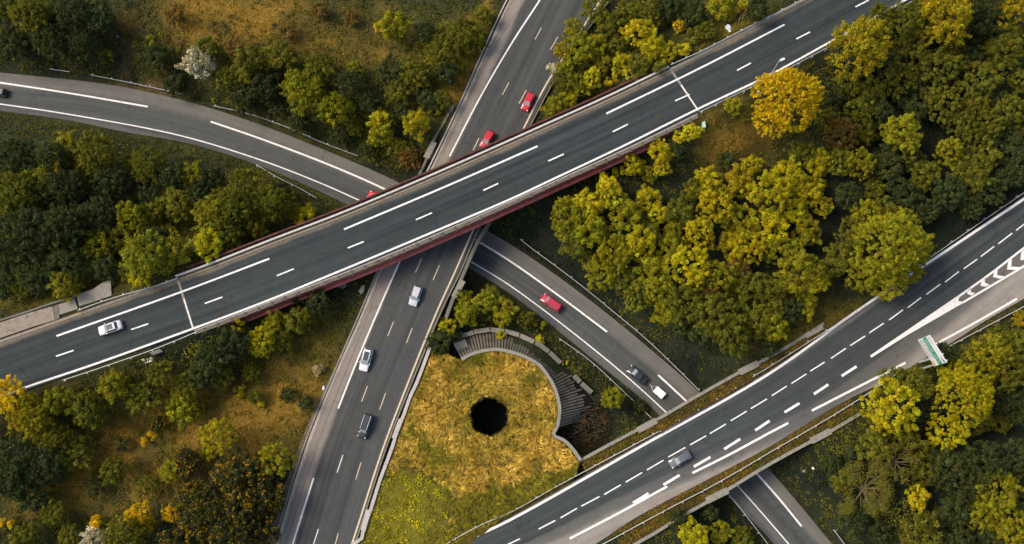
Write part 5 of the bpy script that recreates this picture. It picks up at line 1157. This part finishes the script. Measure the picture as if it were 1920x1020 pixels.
r, X, Y = scatter(34000, 101, (mx0, mx1, my0, my1)); m = inpoly(X, Y, MOUND); X, Y = X[m], Y[m]; n = len(X); kb = 8
W, _ = region(X, Y); a = fbm(X, Y, 4.0, 104, 3)*4.2*math.pi + r.normal(0, .6, n); e = r.uniform(.08, .6, n); ln_ = r.uniform(.4, 1.15, n)
tc_ = mcol(X, Y, r)*r.uniform(.62, 1.3, (n, 1)); dk = r.random(n) < .12; tc_ = np.where(dk[:, None], np.array((.075, .065, .015))*r.uniform(.6, 1.4, (n, 1)), tc_)
rp = lambda q: np.repeat(q, kb)
ox, oy = r.normal(0, .07, (2, n*kb)); X2, Y2 = rp(X) + ox, rp(Y) + oy; a2, e2, l2 = rp(a) + r.normal(0, .16, n*kb), rp(e) + r.normal(0, .1, n*kb), rp(ln_)*r.uniform(.6, 1.15, n*kb)
D = np.stack([np.cos(a2)*np.cos(e2), np.sin(a2)*np.cos(e2), np.sin(e2)], 1); tx, ty = X2 + D[:, 0]*l2, Y2 + D[:, 1]*l2
ok = free(X2, Y2, .35) & inpoly(tx, ty, MOUND) & (dist_line(tx, ty, MCOP) > .5) & (dist_line(tx, ty, COPING) > .35) & (np.hypot(tx - PIT[0], ty - PIT[1]) > PIT_R - rp(r.uniform(.0, .7, n))) & (rp(W[BRIGHT]) < .36)
Z2 = ground_z(X2, Y2) - .02 + rp(r.uniform(0, .22, n)); L = Leaves()
L.strips(np.stack([X2, Y2, Z2], 1)[ok], D[ok], l2[ok], r.uniform(.022, .042, ok.sum()), (np.repeat(tc_, kb, 0)*r.uniform(.75, 1.25, (n*kb, 1)))[ok])
o = link('dry_grass', L.mesh('dry_grass'), MT['grassm']); o.color = (1, 1, 1, 1); tag(o, 'long dry golden grass lying in swirls on the triangular mound', 'grass', kind='stuff')
def fcol(X, Y, r):
    W, _ = region(X, Y); n = fbm(X, Y, 3, 91); t = np.clip((n - .3)*2, 0, 1)[:, None]
    dry = np.array((.52, .315, .045))*t + np.array((.26, .155, .018))*(1 - t); gr = np.array((.25, .20, .016))*t + np.array((.13, .11, .012))*(1 - t)
    f = np.clip(W[DRY]*1.1 - W[GREEN]*.6, 0, 1)[:, None]; dk = np.clip(1.15 - W[DARK]*.8, .3, 1)[:, None]; return (dry*f + gr*(1 - f))*dk*r.uniform(.6, 1.35, (len(X), 1))  # dk puts the same wood shade into the field grass colour
def fkeep(X, Y, r):
    W, _ = region(X, Y); return (r.random(len(X)) < np.clip(W[DRY]*1.4 + W[GREEN]*1.2 + .12, 0, 1)) & ~inpoly(X, Y, MOUND)
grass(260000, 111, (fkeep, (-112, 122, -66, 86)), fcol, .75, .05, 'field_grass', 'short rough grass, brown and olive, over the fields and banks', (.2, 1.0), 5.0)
# orange-brown verges hugging the roads
def vkeep(X, Y, r):
    g = road_gap(X, Y); return (g < 3.2) & (r.random(len(X)) < np.exp(-g*.42)*(.3 + fbm(X, Y, 6, 131)*1.3)) & ~inpoly(X, Y, MOUND)
def vcol(X, Y, r):
    n = np.clip((fbm(X, Y, 4, 121) - .35)*2.4, 0, 1)[:, None]; yS = np.array(P(1300, 900, 0))
    south = np.clip(1 - np.abs((X - yS[0])*.5 - (Y - yS[1]))/14, 0, 1)[:, None]
    c = np.array((.16, .10, .018))*n + np.array((.065, .064, .014))*(1 - n); so_ = (south*.75*np.clip((fbm(X, Y, 2.5, 141)[:, None] - .3)*3, 0, 1)); c = c*(1 - so_) + np.array((.24, .13, .024))*so_
    W, _ = region(X, Y); c = c*np.clip(1.15 - W[DARK]*.75*(road_gap(X, Y)[:] > .6), .3, 1)[:, None]  # verge colour takes painted wood shade in DARK zones
    return c*r.uniform(.6, 1.35, (len(X), 1))
grass(420000, 121, (vkeep, (-112, 122, -66, 86), None, .05), vcol, .45, .045, 'verge_grass', 'orange-brown verge grass hugging the road edges', (.3, 1.1), 4.0)
# ragged grass drooping over the shaft rim
r = np.random.default_rng(15); n = 2200; a = r.uniform(0, 6.283, n); lump = .5 + .9*np.abs(np.sin(a*3 + 1.3)*np.sin(a*7 + .4)); rad = PIT_R + r.uniform(.0, .5, n); az = a + math.pi + r.normal(0, .7, n); e = r.uniform(-.5, .35, n)
D = np.stack([np.cos(az)*np.cos(e), np.sin(az)*np.cos(e), np.sin(e)], 1); L = Leaves()
L.strips(np.stack([PIT[0] + np.cos(a)*rad, PIT[1] + np.sin(a)*rad, np.full(n, .45)], 1), D, r.uniform(.25, .75, n)*lump, r.uniform(.025, .05, n), np.where(r.random((n, 1)) < .6, np.array((.10, .088, .014)), np.array((.26, .16, .035)))*r.uniform(.5, 1.2, (n, 1)))
o = link('rim_grass', L.mesh('rim_grass'), MT['grassm'], pit); o.color = (1, 1, 1, 1); o.matrix_parent_inverse = Matrix.Translation((-PIT[0], -PIT[1], 0))
# dark growth hanging into the shaft rim
r = np.random.default_rng(5); n = 2600; a = r.uniform(0, 6.283, n); rad = PIT_R + .1 - r.random(n)**2*.6; z = .25 - r.random(n)*2.2
L = Leaves(); L.add(np.stack([PIT[0] + np.cos(a)*rad, PIT[1] + np.sin(a)*rad, z], 1), r.normal(size=(n, 3)), r.uniform(.1, .2, n), np.array((.05, .055, .012))*r.uniform(.5, 1.3, (n, 1)), .5, r)
o = link('ivy', L.mesh('ivy'), MT['leaf'], pit); o.color = (1, 1, 1, 1); o.matrix_parent_inverse = Matrix.Translation((-PIT[0], -PIT[1], 0))
